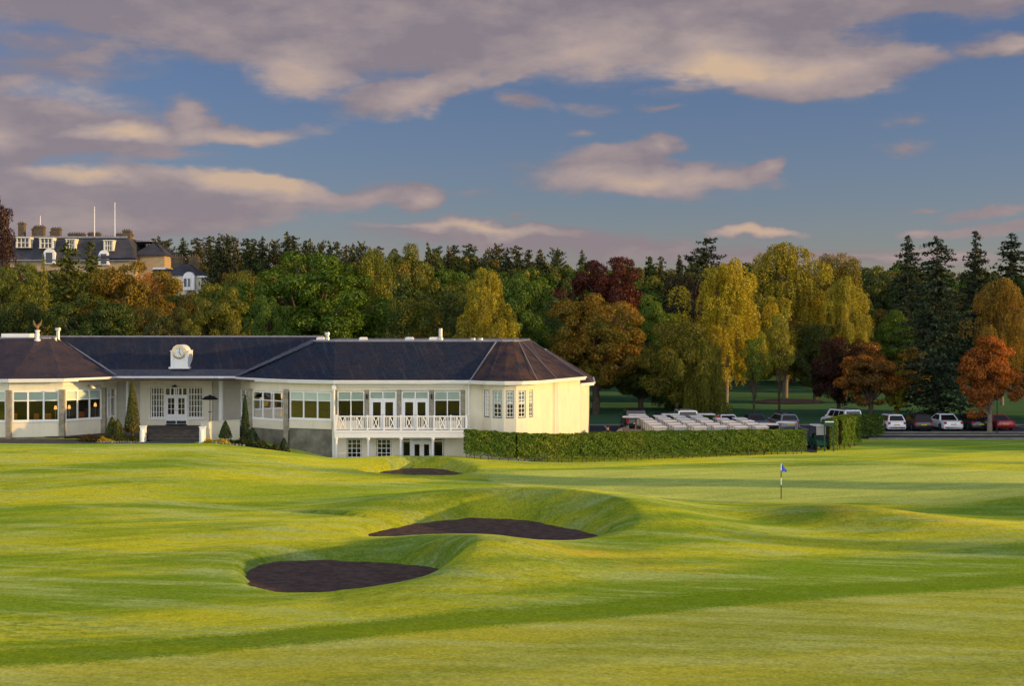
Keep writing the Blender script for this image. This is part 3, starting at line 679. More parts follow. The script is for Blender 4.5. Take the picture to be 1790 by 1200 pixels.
# bay with sashes at the right end
bp = [P(843, 99.98), P(858, 98.75), P(880.5, 98.2), P(902.5, 98.2), P(922, 98.8), P(934, 99.9)]
for k in range(5):
    fr = F(bp[k], bp[k + 1]); z = lambda py, D=98.6: Zof(py, D)
    m0, m1 = (.16, .16) if k in (1, 2, 3) else (.30, .22)
    wall.fbox(fr, 0, fr.L, -.2, z(730.5), -.25, 0); wall.fbox(fr, 0, fr.L, z(683), EZ, -.25, 0)
    wall.fbox(fr, 0, m0, z(730.5), z(683), -.25, 0); wall.fbox(fr, fr.L - m1, fr.L, z(730.5), z(683), -.25, 0)
    sash(fr, m0 + .035, fr.L - m1 - .035, z(729.5), z(684), 2, 6, depth=-.08, bar=.018, fw=.055, split=[z(704)], blind=z(703))
    q = MB(); q.fbox(fr, m0, m0 + .034, z(730), z(683.4), -.2, -.005); q.fbox(fr, fr.L - m1 - .034, fr.L - m1, z(730), z(683.4), -.2, -.005); q.fbox(fr, m0, fr.L - m1, z(731), z(729.9), -.15, .02); add(q, 'sash_surround', 'navy')
# right end walls
E = [P(934, 99.9), P(960, 102.2), P(967, 103.3), P(976, 103.5), P(1014, 107.2), P(1016, 110.0), P(1028, 112.5), P(1030, 122)]
for k in range(7):
    fr = F(E[k], E[k + 1]); tz = EZ if k < 4 else 4.95
    wall.fbox(fr, 0, fr.L, -.2, tz, -.25, 0)
dp = MB()
for q, zz in ((P(970.5, 103.2), 0), (P(819.5, 99.86), 0)):
    dp.tube([(q[0], q[1] - .02, 5.3), (q[0], q[1] - .02, zz)], [.06, .06], 8)
q = P(584, 99.72); dp.tube([(q[0], q[1], 5.35), (q[0], q[1], -.9)], [.07, .07], 8); dp.box(q[0] - .14, q[0] + .14, q[1] - .1, q[1] + .12, 4.95, 5.25)
for q in dp.pieces(): add(q, 'downpipe', 'white')
rear = MB(); rear.box(-44, 5.0, 121.6, 121.9, -.9, EZ); rear.box(-44.3, -44, 107, 121.6, 0, EZ)
for mb_, nm, mt in ((wall, 'wall', 'cream'), (rear, 'rear_wall', 'cream')): add(mb_, nm, mt)
for mb_, nm, mt in ((trim, 'trim', 'white'), (pil, 'pillar', 'pillar'), (stone, 'plinth', 'stone')):
    for q in mb_.pieces(): add(q, nm, mt)
# interiors seen through the glass
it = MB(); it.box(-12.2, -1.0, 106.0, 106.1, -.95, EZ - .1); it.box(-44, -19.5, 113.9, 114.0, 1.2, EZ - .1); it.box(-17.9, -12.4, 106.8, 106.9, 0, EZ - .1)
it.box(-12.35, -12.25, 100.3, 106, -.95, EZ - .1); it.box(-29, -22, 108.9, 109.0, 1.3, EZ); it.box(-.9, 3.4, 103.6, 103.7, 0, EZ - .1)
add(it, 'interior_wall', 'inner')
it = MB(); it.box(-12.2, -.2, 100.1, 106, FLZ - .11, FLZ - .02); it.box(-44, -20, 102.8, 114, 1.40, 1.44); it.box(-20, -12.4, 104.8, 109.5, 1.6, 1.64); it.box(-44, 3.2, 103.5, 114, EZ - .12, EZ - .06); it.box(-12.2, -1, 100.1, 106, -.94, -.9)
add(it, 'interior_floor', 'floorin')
# roofs
def roofpoly(name, pts_list, m):
    mb = MB()
    for pts in pts_list: mb.poly(pts)
    return mb.build(name, M[m], club)
e = lambda px, D, z=EZ + .1: (*P(px, D), z)
ZR = 8.28
# main right block, with a slightly flared eave
def slope(lo0, lo1, hi0, hi1):
    """lower flared band plus main slope"""
    l0, l1, h0, h1 = map(Vector, (lo0, lo1, hi0, hi1)); m0 = l0.lerp(h0, .22); m1 = l1.lerp(h1, .22); m0.z -= .16; m1.z -= .16
    return [[l0, l1, m1, m0], [m0, m1, h1, h0]]
rp = []
ev = [e(412, 105.8), e(435, 104.0), e(503, 101.0), e(583, 99.45), e(822, 99.45)]
rt = [(*P(548, 104.8), ZR), (*P(553, 104.6), ZR), (*P(562, 104.3), ZR), (*P(585, 104.0), ZR), (*P(868, 104.0), ZR)]
for k in range(4): rp += slope(ev[k], ev[k + 1], rt[k], rt[k + 1])
r1 = roofpoly('roof', rp, 'slate')
rp = []
ev2 = [e(822, 99.45), e(850, 98.1), e(882, 97.65), e(912, 97.8), e(940, 98.8)]
rt2 = [(*P(868, 104.0), ZR), (*P(877, 103.9), ZR), (*P(887, 104.0), ZR), (*P(897, 104.1), ZR), (*P(906, 104.5), ZR)]
for k in range(4): rp += slope(ev2[k], ev2[k + 1], rt2[k], rt2[k + 1])
ev3 = [e(940, 98.8), e(974, 102.0), e(1023, 106.6), e(1020, 112)]; rt3 = [(*P(906, 104.5), ZR), (*P(912, 106.5), ZR), (*P(926, 113), ZR), (*P(926, 116), ZR)]
for k in range(3): rp += slope(ev3[k], ev3[k + 1], rt3[k], rt3[k + 1])
q0, q1 = (*P(932, 112), 7.50), (*P(954, 114.5), 7.45)
rp += slope((*P(1000, 108.6), 5.0), (*P(1038, 112.2), 4.95), q0, q1); rp += [[(*P(1038, 112.2), 4.95), (*P(1036, 123), 4.95), (*P(954, 121), 7.45), q1], [q0, q1, (*P(954, 121), 7.45), (*P(926, 120), 7.5)]]
roofpoly('roof', rp, 'slatesunwarm')
# flat roof behind, central range, left pavilion
flat = [[(*P(552, 104.7), ZR), (*P(585, 104.0), ZR + .001), (*P(868, 104), ZR), (*P(906, 104.5), ZR), (*P(926, 113), ZR), (*P(926, 122), ZR), (*P(560, 122), ZR)]]
ZC = 8.52
roofpoly('flat_roof', flat, 'lead')
cen = slope((-29.9, 107.0, EZ + .1), (-19.2, 107.0, EZ + .1), (-37.5, 112.2, ZC), (-14.8, 112.2, ZC))
cen += [[(-19.2, 107.0, EZ + .1), (*P(412, 105.8), EZ + .1), (*P(548, 104.8), ZR), (-14.8, 112.2, ZC)], [(-37.5, 112.2, ZC), (-14.8, 112.2, ZC), (-14.8, 122, EZ), (-37.5, 122, EZ)], [(-14.8, 112.2, ZC), (*P(548, 104.8), ZR), (*P(560, 122), ZR), (-14.8, 122, ZR)]]
roofpoly('eave_band', cen[:1], 'slatelight'); roofpoly('roof', cen[1:], 'slate')
def ribbon(a, b, wd, lift=.05):
    a, b = Vector(a), Vector(b); s_ = (b - a).cross(Vector((0, -.5, 1))).normalized() * wd; u_ = Vector((0, -.02, lift)); roofpoly('worn_hip', [[a + s_ * .8 + u_, b + s_ * .5 + u_, b - s_ * .5 + u_, a - s_ + u_]], 'slatelight')
ribbon(rt[0], ev[0], .45)
apx = (*P(66, 110.2), 8.42); apx2 = (-46, 110.5, 8.42); apb = (*P(104, 112.2), 8.42)
le = [(-29.6, 107.2, EZ + .1), (*P(186, 105.5), EZ + .1), (*P(111, 102.5), EZ + .1), (*P(15, 101.6), EZ + .1), (-40, 102.4, EZ + .1), (-47, 106, EZ + .1)]
lt = [apb, (*P(98, 111.4), 8.42), (*P(84, 110.6), 8.42), (*P(66, 110.2), 8.42), (-39, 110.3, 8.42), (-46, 110.5, 8.42)]
rp = []
for k in range(5): rp += slope(le[k + 1], le[k], lt[k + 1], lt[k])
roofpoly('roof', rp, 'slatesunlit'); roofpoly('flat_roof', [[*lt[::-1], (*P(106, 121), 8.42), (-46, 121, 8.42)]], 'lead')
# hips, ridges and lead flashings
lead = MB()
def strip(a, b, r=.09): lead.bar(a, b, r, n=5)
strip(rt[0], ev[0], .06); strip(rt[4], ev[4], .06)
for k in range(4): strip(rt[k], rt[k + 1], .10); strip(rt2[k], rt2[k + 1], .10)
for k in range(3): strip(rt3[k], rt3[k + 1], .05)
strip(rt2[4], ev2[4], .03); strip(rt3[1], ev3[1], .03); strip(rt3[2], ev3[2], .04); strip(q0, q1, .09); strip(q1, (*P(1038, 112.2), 4.95), .05)
strip((-37.5, 112.2, ZC), (-14.8, 112.2, ZC), .09); strip((-46, 110.5, 8.42), lt[3], .09); strip(apb, (-29.6, 107.2, EZ + .12), .07)
for k in range(3): strip(lt[k], lt[k + 1], .08)
add(lead, 'ridge', 'lead')
# eaves: soffit, fascia and gutter following the eave line
gut = MB(); 
def eave(pts, zz=EZ):
    for a, b in zip(pts[:-1], pts[1:]):
        fr = F(a[:2], b[:2]); gut.fbox(fr, 0, fr.L, zz - .14, zz + .09, -.09, .03); gut.fbox(fr, -.02, fr.L + .02, zz + .0, zz + .10, .03, .12)
        gut.fbox(fr, 0, fr.L, zz - .10, zz - .06, -.75, -.09)
eave([(-47, 106, 0), *[tuple(v) for v in le[:0:-1]][1:], (-29.6, 107.2, 0)]); eave([(-29.9, 107.0), (-19.0, 107.0)]); eave([ev[0], ev[1], ev[2], ev[3], ev[4]]); eave(ev2); eave(ev3[:3]); eave([(*P(1012, 109.8),), (*P(1038, 112.2),), (*P(1036, 123),)], 4.86)
add(gut, 'gutter', 'white')
# clock turret on the central roof
cf = F(P(295.5, 107.9), P(331.5, 107.9)); cz = lambda py: Zof(py, 107.9)
ct = MB(); W0 = cf.L
ct.fbox(cf, .12, W0 - .12, cz(645), cz(613), -1.6, 0); ct.fbox(cf, 0, W0, cz(645), cz(642), -1.7, .12); ct.fbox(cf, .14, .34, cz(642), cz(614.5), 0, .06); ct.fbox(cf, W0 - .34, W0 - .14, cz(642), cz(614.5), 0, .06); ct.fbox(cf, .5, W0 - .5, cz(640), cz(637.5), 0, .05)
ct.fbox(cf, .08, .40, cz(614.5), cz(613.4), -1.5, .09); ct.fbox(cf, W0 - .40, W0 - .08, cz(614.5), cz(613.4), -1.5, .09)
n_ = 20; cc = (W0 / 2, cz(616)); rr = W0 / 2 - .30
for k in range(n_):
    a0, a1 = math.pi * k / n_, math.pi * (k + 1) / n_
    f_ = lambda r, a: (cc[0] + r * math.cos(a), cc[1] + r * math.sin(a))
    i0, i1 = f_(0.0, a0), f_(0.0, a1); o0, o1 = f_(rr + .02, a0), f_(rr + .02, a1); p0_, p1_ = f_(rr + .09, a0), f_(rr + .09, a1)
    ct.poly([cf.pt(cc[0], cc[1], .0), cf.pt(*o0, .0), cf.pt(*o1, .0)])
    ct.hexa([cf.pt(*o0, .10), cf.pt(*p0_, .10), cf.pt(*p0_, -1.4), cf.pt(*o0, -1.4)], [cf.pt(*o1, .10), cf.pt(*p1_, .10), cf.pt(*p1_, -1.4), cf.pt(*o1, -1.4)])
turret = add(ct, 'clock_turret', 'white')
c0 = cf.pt(W0 / 2, cz(616.5), .02)
q = MB(); q.lathe([(.47, -.03), (.47, -.10), (.40, -.12), (.40, -.02)], c0, 28, 'y'); q.build('clock_ring', M['gold'], turret, True)
q = MB(); q.lathe([(.40, -.02), (.40, -.07)], c0, 28, 'y'); q.build('clock_face', M['face'], turret)
q = MB()
for h in range(12):
    a = 2 * math.pi * h / 12; ca, sa = math.sin(a), math.cos(a); q.bar((c0[0] + .29 * ca, c0[1] - .08, c0[2] + .29 * sa), (c0[0] + .36 * ca, c0[1] - .08, c0[2] + .36 * sa), .016, n=4)
for a, ln, r_ in ((R(8), .30, .018), (R(142), .24, .024)): q.bar((c0[0], c0[1] - .09, c0[2]), (c0[0] + ln * math.sin(a), c0[1] - .09, c0[2] + ln * math.cos(a)), r_, n=4)
q.build('clock_hands', M['black'], turret)
# roof furniture
def vent(px, py0, py1, D, r, m='metal', cap=True, name='flue'):
    x, y = P(px, D); z0, z1 = Zof(py1, D), Zof(py0, D); q = MB()
    q.lathe([(r * 1.5, z0 - .3), (r * 1.5, z0 + .1), (r, z0 + .15), (r, z1 - (.25 if cap else 0))] + ([(r * 1.6, z1 - .22), (r * 1.6, z1 - .02), (r * .4, z1)] if cap else []), (x, y, 0), 12); return add(q, name, m, smooth=True)
vent(101.5, 573, 597, 111.5, .15); vent(770, 574.5, 593, 106, .15, cap=False); vent(572, 581, 592, 106, .13); vent(827, 590.5, 594, 107, .14, cap=False); vent(840, 590.5, 594, 107, .14, cap=False); vent(97, 590, 598, 110.9, .1, cap=False)
for a, b in ((553, 566), (628, 640), (708, 722), (750, 768), (20, 0)):
    if b: q = MB(); x0, y0 = P(a, 106.5); x1, _ = P(b, 106.5); q.box(x0, x1, 106.5, 107.6, ZR, ZR + .22); q.box(x0 + .06, x1 - .06, 106.56, 107.5, ZR + .22, ZR + .27); add(q, 'rooflight', 'white')
q = MB(); q.box(-39.5, -37.3, 110.6, 113, 8.42, 8.78); add(q, 'rooflight', 'white')
# security light over the pavilion window
sx = F(L[2], L[1]); q = MB(); u = sx.L * .62
q.fbox(sx, u - .05, u + .05, 5.0, 5.12, 0, .9); q.fbox(sx, u - .35, u - .02, 4.85, 5.1, .75, 1.0); q.fbox(sx, u + .06, u + .38, 4.9, 5.14, .75, 1.0); add(q, 'security_light', 'metal')
# bird ornament on its roof pedestal
x, y = P(65.5, 109.9); zb = Zof(597, 109.9); q = MB(); q.lathe([(.24, zb - .2), (.24, zb + .12), (.15, zb + .18), (.15, zb + .7), (.20, zb + .80), (.20, zb + .86)], (x, y, 0), 12); ped = add(q, 'pedestal', 'white', smooth=True)
q = MB(); zt_ = zb + .86; q.tube([(x, y, zt_ - .01), (x, y, zt_ + .25), (x + .03, y, zt_ + .5), (x + .1, y, zt_ + .66), (x + .2, y, zt_ + .66)], [.09, .17, .13, .08, .02], 8)
for s in (-1, 1):
    a = Vector((x + s * .08, y, zt_ + .4)); m_ = a + Vector((s * .22, .02, .28)); t_ = a + Vector((s * .42, .05, .78))
    q.poly([a - Vector((0, 0, .18)), a + Vector((0, .02, .1)), m_ + Vector((0, .02, .16)), t_, m_ - Vector((-.1 * s, 0, .18))])
    q.poly([v + Vector((0, .05, 0)) for v in (a - Vector((0, 0, .18)), a + Vector((0, .02, .1)), m_ + Vector((0, .02, .16)), t_, m_ - Vector((-.1 * s, 0, .18)))])
zc_ = zt_; q.v = [(x + (v[0] - x) * .72, y + (v[1] - y) * .72, zc_ + (v[2] - zc_) * .72) for v in q.v]; eg = q.build('eagle_finial', M['bronze'], ped)

# steps, low walls, gate piers, umbrella
st = MB(); x0, x1 = P(256, 101)[0], P(349, 101)[0]
G0s = G0 - .08
for i in range(5): st.box(x0, x1, 101.3 + i * .38, 103.3, 1.34 + i * (G0s - 1.34) / 5 , 1.34 + (i + 1) * (G0s - 1.34) / 5)
tag(add(st, 'entrance_steps', 'darkstone', None), 'broad dark stone steps up to the white entrance doors', 'steps')
st = MB(); st.box(-28.6, -20.0, 103.3, 107.9, 1.2, G0s - .003); tag(add(st, 'terrace', 'darkstone', None), kind='structure')
for i, px in enumerate((248.5, 352.5)):
    q = MB(); x, y = P(px, 99.6 if i == 0 else 99.0); b0 = 1.28; 
    q.lathe([(.20, b0), (.20, b0 + .08), (.17, b0 + .1), (.17, b0 + .8), (.12, b0 + .9)], (x, y, 0), 12); q.box(x - .18, x + .18, y - .12 + .25, y + .5, b0, b0 + 1.08)
    q.box(x - .22, x + .22, y + .09, y + .54, b0 + 1.08, b0 + 1.15)
    o = q.build('gate_pier', M['white']); tag(o, ['white stone pier at the left foot of the entrance steps', 'white stone pier at the right foot of the entrance steps'][i], 'pier', 'piers beside the steps')
q = MB(); wf = F(P(354, 101.0), P(419, 103.0)); q.fbox(wf, 0, wf.L, .9, Zof(738.5, 101.5), -.25, 0); q.fbox(wf, -.03, wf.L, Zof(738.5, 101.5), Zof(737, 101.5), -.29, .04)
tag(q.build('garden_wall', M['cream']), 'low cream garden wall to the right of the entrance steps', 'wall')
ub_ = thing('parasol', 'black folded-edge parasol on a thin pole beside the entrance doors', 'parasol', (*P(367, 104), G0s))
x, y = P(367, 104); q = MB(); q.lathe([(.02, Zof(690.5, 104)), (.12, Zof(692.2, 104)), (.35, Zof(693.5, 104)), (.62, Zof(698.5, 104)), (.6, Zof(698.5, 104) - .02), (.3, Zof(695, 104)), (.03, Zof(694, 104))], (x, y, 0), 8); q.build('canopy', M['black'], ub_)
q = MB(); q.tube([(x, y, G0s), (x, y, Zof(691, 104))], [.028, .022], 6); q.lathe([(.22, G0s), (.22, G0s + .06), (.04, G0s + .1)], (x, y, 0), 12); q.box(x - .12, x + .12, y - .02, y + .02, 3.1, 3.16); q.build('pole', M['black'], ub_)

# furniture seen through the pavilion windows
def chair(x, y, z, rz, label):
    t = thing('dining_chair', label, 'chair', (x, y, z), rz, 'orange chairs inside the left pavilion'); o = Vector((x, y, z))
    q = MB(); q.box(x - .24, x + .24, y - .24, y + .24, z + .42, z + .52); s_ = q.build('seat', M['orange'], t)
    q = MB(); q.box(x - .24, x + .24, y + .18, y + .25, z + .5, z + 1.12); q.build('backrest', M['orange'], t)
    for a in (-1, 1):
        for b in (-1, 1): q = MB(); q.bar((x + a * .2, y + b * .2, z), (x + a * .2, y + b * .2, z + .42), .025, n=6); q.build('leg', M['wood'], t)
fz = 1.44
for px, D, rz, lab in ((25, 104.0, .5, 'orange chair behind the left edge of the wide lit pavilion window'), (85, 104.2, .6, 'orange chair at the second pane of the wide lit pavilion window'), (60, 104.0, -.5, 'orange chair behind the second pane, low in the wide lit window'), (142, 106.2, .4, 'orange chair behind the angled pavilion window near the shrubs')):
    x, y = P(px, D); chair(x, y, fz + .45, rz, lab)
def lampstand(px, py, D, lab):
    x, y = P(px, D); z = Zof(py, D); t = thing('floor_lamp', lab, 'lamp', (x, y, fz), 0, 'lit lamps inside the left pavilion')
    q = MB(); q.lathe([(.06, z - .14), (.12, z - .12), (.08, z + .12), (.05, z + .14)], (x, y, 0), 12); q.build('lamp_shade', M['lamp'], t, True)
    q = MB(); q.lathe([(.16, fz), (.16, fz + .03), (.02, fz + .06), (.02, z - .18)], (x, y, 0), 8); q.build('lamp_stand', M['gold'], t)
lampstand(97, 713, 105, 'narrow lit lamp behind the right end of the wide pavilion window')
lampstand(121, 712, 106.5, 'round lit lamp behind the first pane of the angled pavilion window')
lampstand(166.5, 708, 108, 'small lit lamp behind the last pane of the angled pavilion window')

# ------------------------------------------------------------------ hotel on the hill
HD = 330.0; hx = lambda px: P(px, HD)[0]; hz = lambda py: Zof(py, HD)
hotel = thing('hotel', 'distant grand hotel on the wooded hill with slate mansard roof and many chimneys', 'hotel', (hx(110), HD, 12))
q = MB(); q.box(hx(-60), hx(236), HD, HD + 18, 8, hz(455)); q.box(hx(236), hx(282), HD + 3, HD + 18, 8, hz(446)); q.build('wall', M['hotelwall'], hotel)
def mansard(mb, x0, x1, y0, y1, z0, z1, ins):
    mb.hexa([(x0, y0, z0), (x1, y0, z0), (x1, y1, z0), (x0, y1, z0)], [(x0 + ins, y0 + ins, z1), (x1 - ins, y0 + ins, z1), (x1 - ins, y1 - ins, z1), (x0 + ins, y1 - ins, z1)])
q = MB(); mansard(q, hx(-62), hx(240), HD - .5, HD + 19, hz(455), hz(415), 2.6); mansard(q, hx(225), hx(287), HD + 2, HD + 19, hz(446), hz(419), 4.6); mansard(q, hx(175), hx(240), HD - 1.5, HD + 19, hz(452), hz(421), 4)
q.build('roof', M['farslate'], hotel)
q = MB(); q.box(hx(-58), hx(218), HD + 1.6, HD + 17, hz(415.5), hz(412.5)); q.box(hx(225), hx(250), HD + 6, HD + 17, hz(420), hz(417)); q.box(hx(-62), hx(240), HD - .9, HD - .4, hz(456.5), hz(454.5)); q.build('parapet', M['lead'], hotel)
hf = F((hx(-60), HD), (hx(240), HD))
for a, b, t0, t1 in ((31, 52, 416.5, 432.5), (72, 92, 417.5, 433.5), (118, 131, 419.5, 436), (184, 197, 421.5, 438), (-10, 8, 416, 432)):
    u0, u1 = hf.U(a), hf.U(b); q = MB(); q.fbox(hf, u0 - .25, u0 + .12, hz(t1), hz(t0), -3, .5); q.fbox(hf, u1 - .12, u1 + .25, hz(t1), hz(t0), -3, .5); q.fbox(hf, u0 - .35, u1 + .35, hz(t0), hz(t0 - 1.6), -3.5, .7); q.fbox(hf, u0 - .3, u1 + .3, hz(t1 + 1), hz(t1), -2, .6)
    for k in range(1, 3): uc = u0 + (u1 - u0) * k / 3; q.fbox(hf, uc - .1, uc + .1, hz(t1), hz(t0), .1, .4)
    zc = (hz(t0) + hz(t1)) / 2; q.fbox(hf, u0, u1, zc - .08, zc + .08, .12, .38)
    d = q.build('dormer', M['cream'], hotel); g = MB(); g.fbox(hf, u0 + .12, u1 - .12, hz(t1), hz(t0), -.2, .15); g.build('pane', M['carglass'], d)
for pc, pt_, rw in ((88, 435, 10), (183, 437, 9)):      # arched dormers
    x, z = hx(pc), hz(pt_ + 10); q = MB(); r_ = rw * HD / FPX; pts = [(x + r_ * math.cos(a), z + r_ * math.sin(a)) for a in np.linspace(0, math.pi, 12)] + [(x - r_, z - 2.2), (x + r_, z - 2.2)]
    k0 = [(p[0], HD - .9, p[1]) for p in pts]; q.poly(k0); k1 = [(p[0], HD + 2, p[1]) for p in pts]
    for i in range(len(k0)): j = (i + 1) % len(k0); q.poly([k0[i], k0[j], k1[j], k1[i]])
    d = q.build('arched_dormer', M['white'], hotel); g = MB(); g.box(x - .55 * r_, x + .55 * r_, HD - 1.0, HD - .92, z - 2.0, z + .3 * r_); g.build('pane', M['carglass'], d)
chim = [(21, 31, 387, 415, 4), (30, 39, 394, 415, 10), (44, 61, 392, 412, 6), (58, 73, 398, 412, 12), (82, 97, 397, 425, 3), (100, 128, 404, 413, 8), (131, 152, 402, 414, 10), (151, 180, 408, 414, 12), (184, 212, 404, 415, 9), (209, 222, 401, 426, 2.5)]
for a, b, t0, t1, dy_ in chim:
    q = MB(); y = HD + dy_; q.box(hx(a), hx(b), y, y + 1.6, hz(t1) - 1, hz(t0)); q.box(hx(a) - .15, hx(b) + .15, y - .15, y + 1.75, hz(t0) - .45, hz(t0) - .2); c = q.build('chimney', M['redstone'], hotel)
    q = MB(); x_ = hx(a) + .25
    while x_ < hx(b): q.lathe([(.13, hz(t0)), (.10, hz(t0) + .32)], (x_, y + .8, 0), 6); x_ += .55
    q.build('chimney_pot', M['redstone'], c)
for px, t0, lab in ((50.5, 373, 0), (147.5, 356, 0), (184, 349, 0)):
    q = MB(); q.tube([(hx(px), HD + 8, hz(412)), (hx(px), HD + 8, hz(t0))], [.11, .08], 6); q.build('flagpole', M['white'], hotel)
# gabled annexe lower on the hill
AD = 300.0; ax = lambda px: P(px, AD)[0]; az = lambda py: Zof(py, AD)
an = thing('annexe', 'small slate-roofed annexe with white arched bay and brick chimney, right of the hotel', 'building', (ax(325), AD, 8))
q = MB(); q.box(ax(268), ax(352), AD, AD + 10, 6, az(482)); q.box(ax(346), ax(362), AD + 1, AD + 8, 6, az(483)); q.build('wall', M['cream'], an)
q = MB(); mansard(q, ax(285), ax(352), AD - .5, AD + 10, az(482), az(461), 3.2); mansard(q, ax(262), ax(290), AD + 1, AD + 10, az(474), az(468), 1); q.build('roof', M['farslate'], an)
q = MB(); q.box(ax(268), ax(290), AD - .4, AD + 1.2, az(471), az(468)); q.box(ax(346), ax(363), AD - .6, AD + 1, az(485.5), az(482.5)); q.build('cornice', M['white'], an)
x, z = ax(333), az(486); q = MB(); r_ = 10 * AD / FPX; pts = [(x + r_ * math.cos(a), z + r_ * math.sin(a)) for a in np.linspace(0, math.pi, 12)] + [(x - r_, z - 2.6), (x + r_, z - 2.6)]
k0 = [(p[0], AD - 1.6, p[1]) for p in pts]; k1 = [(p[0], AD + 2, p[1]) for p in pts]; q.poly(k0)
for i in range(len(k0)): j = (i + 1) % len(k0); q.poly([k0[i], k0[j], k1[j], k1[i]])
for i in range(-1, 3): q.box(x + i * .7 - .42, x + i * .7 - .30, AD - 1.72, AD - 1.6, z - 2.6, z)
d = q.build('arched_bay', M['white'], an); g = MB(); g.box(x - .85 * r_, x - .3 * r_, AD - 1.68, AD - 1.62, z - 1.9, z - .2); g.box(x - .1 * r_, x + .35 * r_, AD - 1.68, AD - 1.62, z - 1.9, z - .2); g.build('pane', M['carglass'], d)
for a, b, t0, t1, dy_ in ((289, 311, 447, 463, 5), (322, 339, 447, 474, 4)):
    q = MB(); q.box(ax(a), ax(b), AD + dy_, AD + dy_ + 1.5, az(t1) - .5, az(t0)); q.box(ax(a) - .12, ax(b) + .12, AD + dy_ - .12, AD + dy_ + 1.62, az(t0) - .4, az(t0) - .15); c = q.build('chimney', M['redstone'], an)
    q = MB(); x_ = ax(a) + .25
    while x_ < ax(b): q.lathe([(.16, az(t0)), (.12, az(t0) + .5)], (x_, AD + dy_ + .7, 0), 6); x_ += .5
    q.build('chimney_pot', M['redstone'], c)

# ------------------------------------------------------------------ foliage generators
def rvec(n): v = RNG.normal(size=(n, 3)); return v / np.linalg.norm(v, axis=1, keepdims=True)
def leaf_quads(c, nrm, size, asp=.62):
    n = len(c); nrm = nrm / np.maximum(np.linalg.norm(nrm, axis=1, keepdims=True), 1e-6)
    t = np.cross(nrm, rvec(n)); t /= np.maximum(np.linalg.norm(t, axis=1, keepdims=True), 1e-6); b = np.cross(nrm, t)
    s = size[:, None] * .5
    v = np.stack([c - t * s, c + b * s * asp, c + t * s, c - b * s * asp], 1).reshape(-1, 3)
    return v, np.arange(4 * n).reshape(n, 4)
PROTO = {}
def finish(key, h, r, c, nrm, size, limbs, lm='leaf', bark='bark', asp=.62):
    v, f = leaf_quads(c, nrm, size, asp)
    root = bpy.data.objects.new('tree', None)
    cr = mesh_np('crown', v, f, M[lm]); tk = limbs.build('trunk', M[bark], None, True, 60)
    for o in (cr, tk): o.parent = root
    COL.objects.link(root); PROTO[key] = dict(root=root, h=h, r=r, used=False)

def broadleaf(key, h, r, cb=.18, nl=70, nper=300, lr=.24, leaf=.34, flat=.8, lean=0, bark='bark', squash=1.0, pointy=0.0):
    limbs = MB(); zc = h * (1 + cb) / 2; rz = h * (1 - cb) / 2
    limbs.tube([(0, 0, -1), (0, 0, h * .12), (.1, .05, h * .35), (0, .1, h * .7)], [r * .085, r * .065, r * .05, r * .012], 8)
    C = []; Nn = []; Sz = []
    for i in range(nl):
        d = rvec(1)[0]; d[2] = d[2] * .9 + .12; d /= np.linalg.norm(d); q = RNG.uniform(.5, .86) if i % 3 else RNG.uniform(.2, .6); az_ = math.atan2(d[1], d[0]); q = min(.88, q * (1 + (1 - abs(d[2])) * (-.03 + .16 * math.sin(2 * az_ + nl) + .13 * math.sin(3 * az_ + 5 * d[2] + h))))
        zf = d[2] * q; prof = 1 - pointy * max(0, zf)
        ctr = np.array([d[0] * q * r * prof, d[1] * q * r * prof, zc + zf * rz]) + RNG.normal(size=3) * .25
        R_ = lr * r * RNG.uniform(.65, 1.25) * (1 - .35 * pointy * max(0, zf)); m = int(nper * RNG.uniform(.7, 1.2) * (R_ / (lr * r)) ** 1.6)
        dd = rvec(m); keep = (dd @ d > -.35) | (RNG.random(m) < .25); dd = dd[keep]; m = len(dd)
        # lumpy lobes: sprays inside the lobe
        spr = 1 + .22 * np.sin(dd[:, 0] * 7 + i) * np.sin(dd[:, 1] * 6 + 2 * i) * np.cos(dd[:, 2] * 5)
        pos = ctr + dd * (R_ * spr * RNG.uniform(.70, 1.08, m))[:, None] * np.array([1, 1, flat * squash])
        C.append(pos); Nn.append(dd * .9 + rvec(m) * .75 + np.array([0, 0, .25])); Sz.append(RNG.uniform(.7, 1.35, m) * leaf)
        if i % 2 == 0:
            b0 = Vector((0, 0, h * RNG.uniform(.15, .5))); e_ = Vector(ctr); mid = b0.lerp(e_, .5) + Vector((0, 0, .35)); limbs.tube([b0, mid, e_], [r * .03, r * .018, r * .006], 5)
    finish(key, h, r, np.concatenate(C), np.concatenate(Nn), np.concatenate(Sz), limbs, bark=bark)

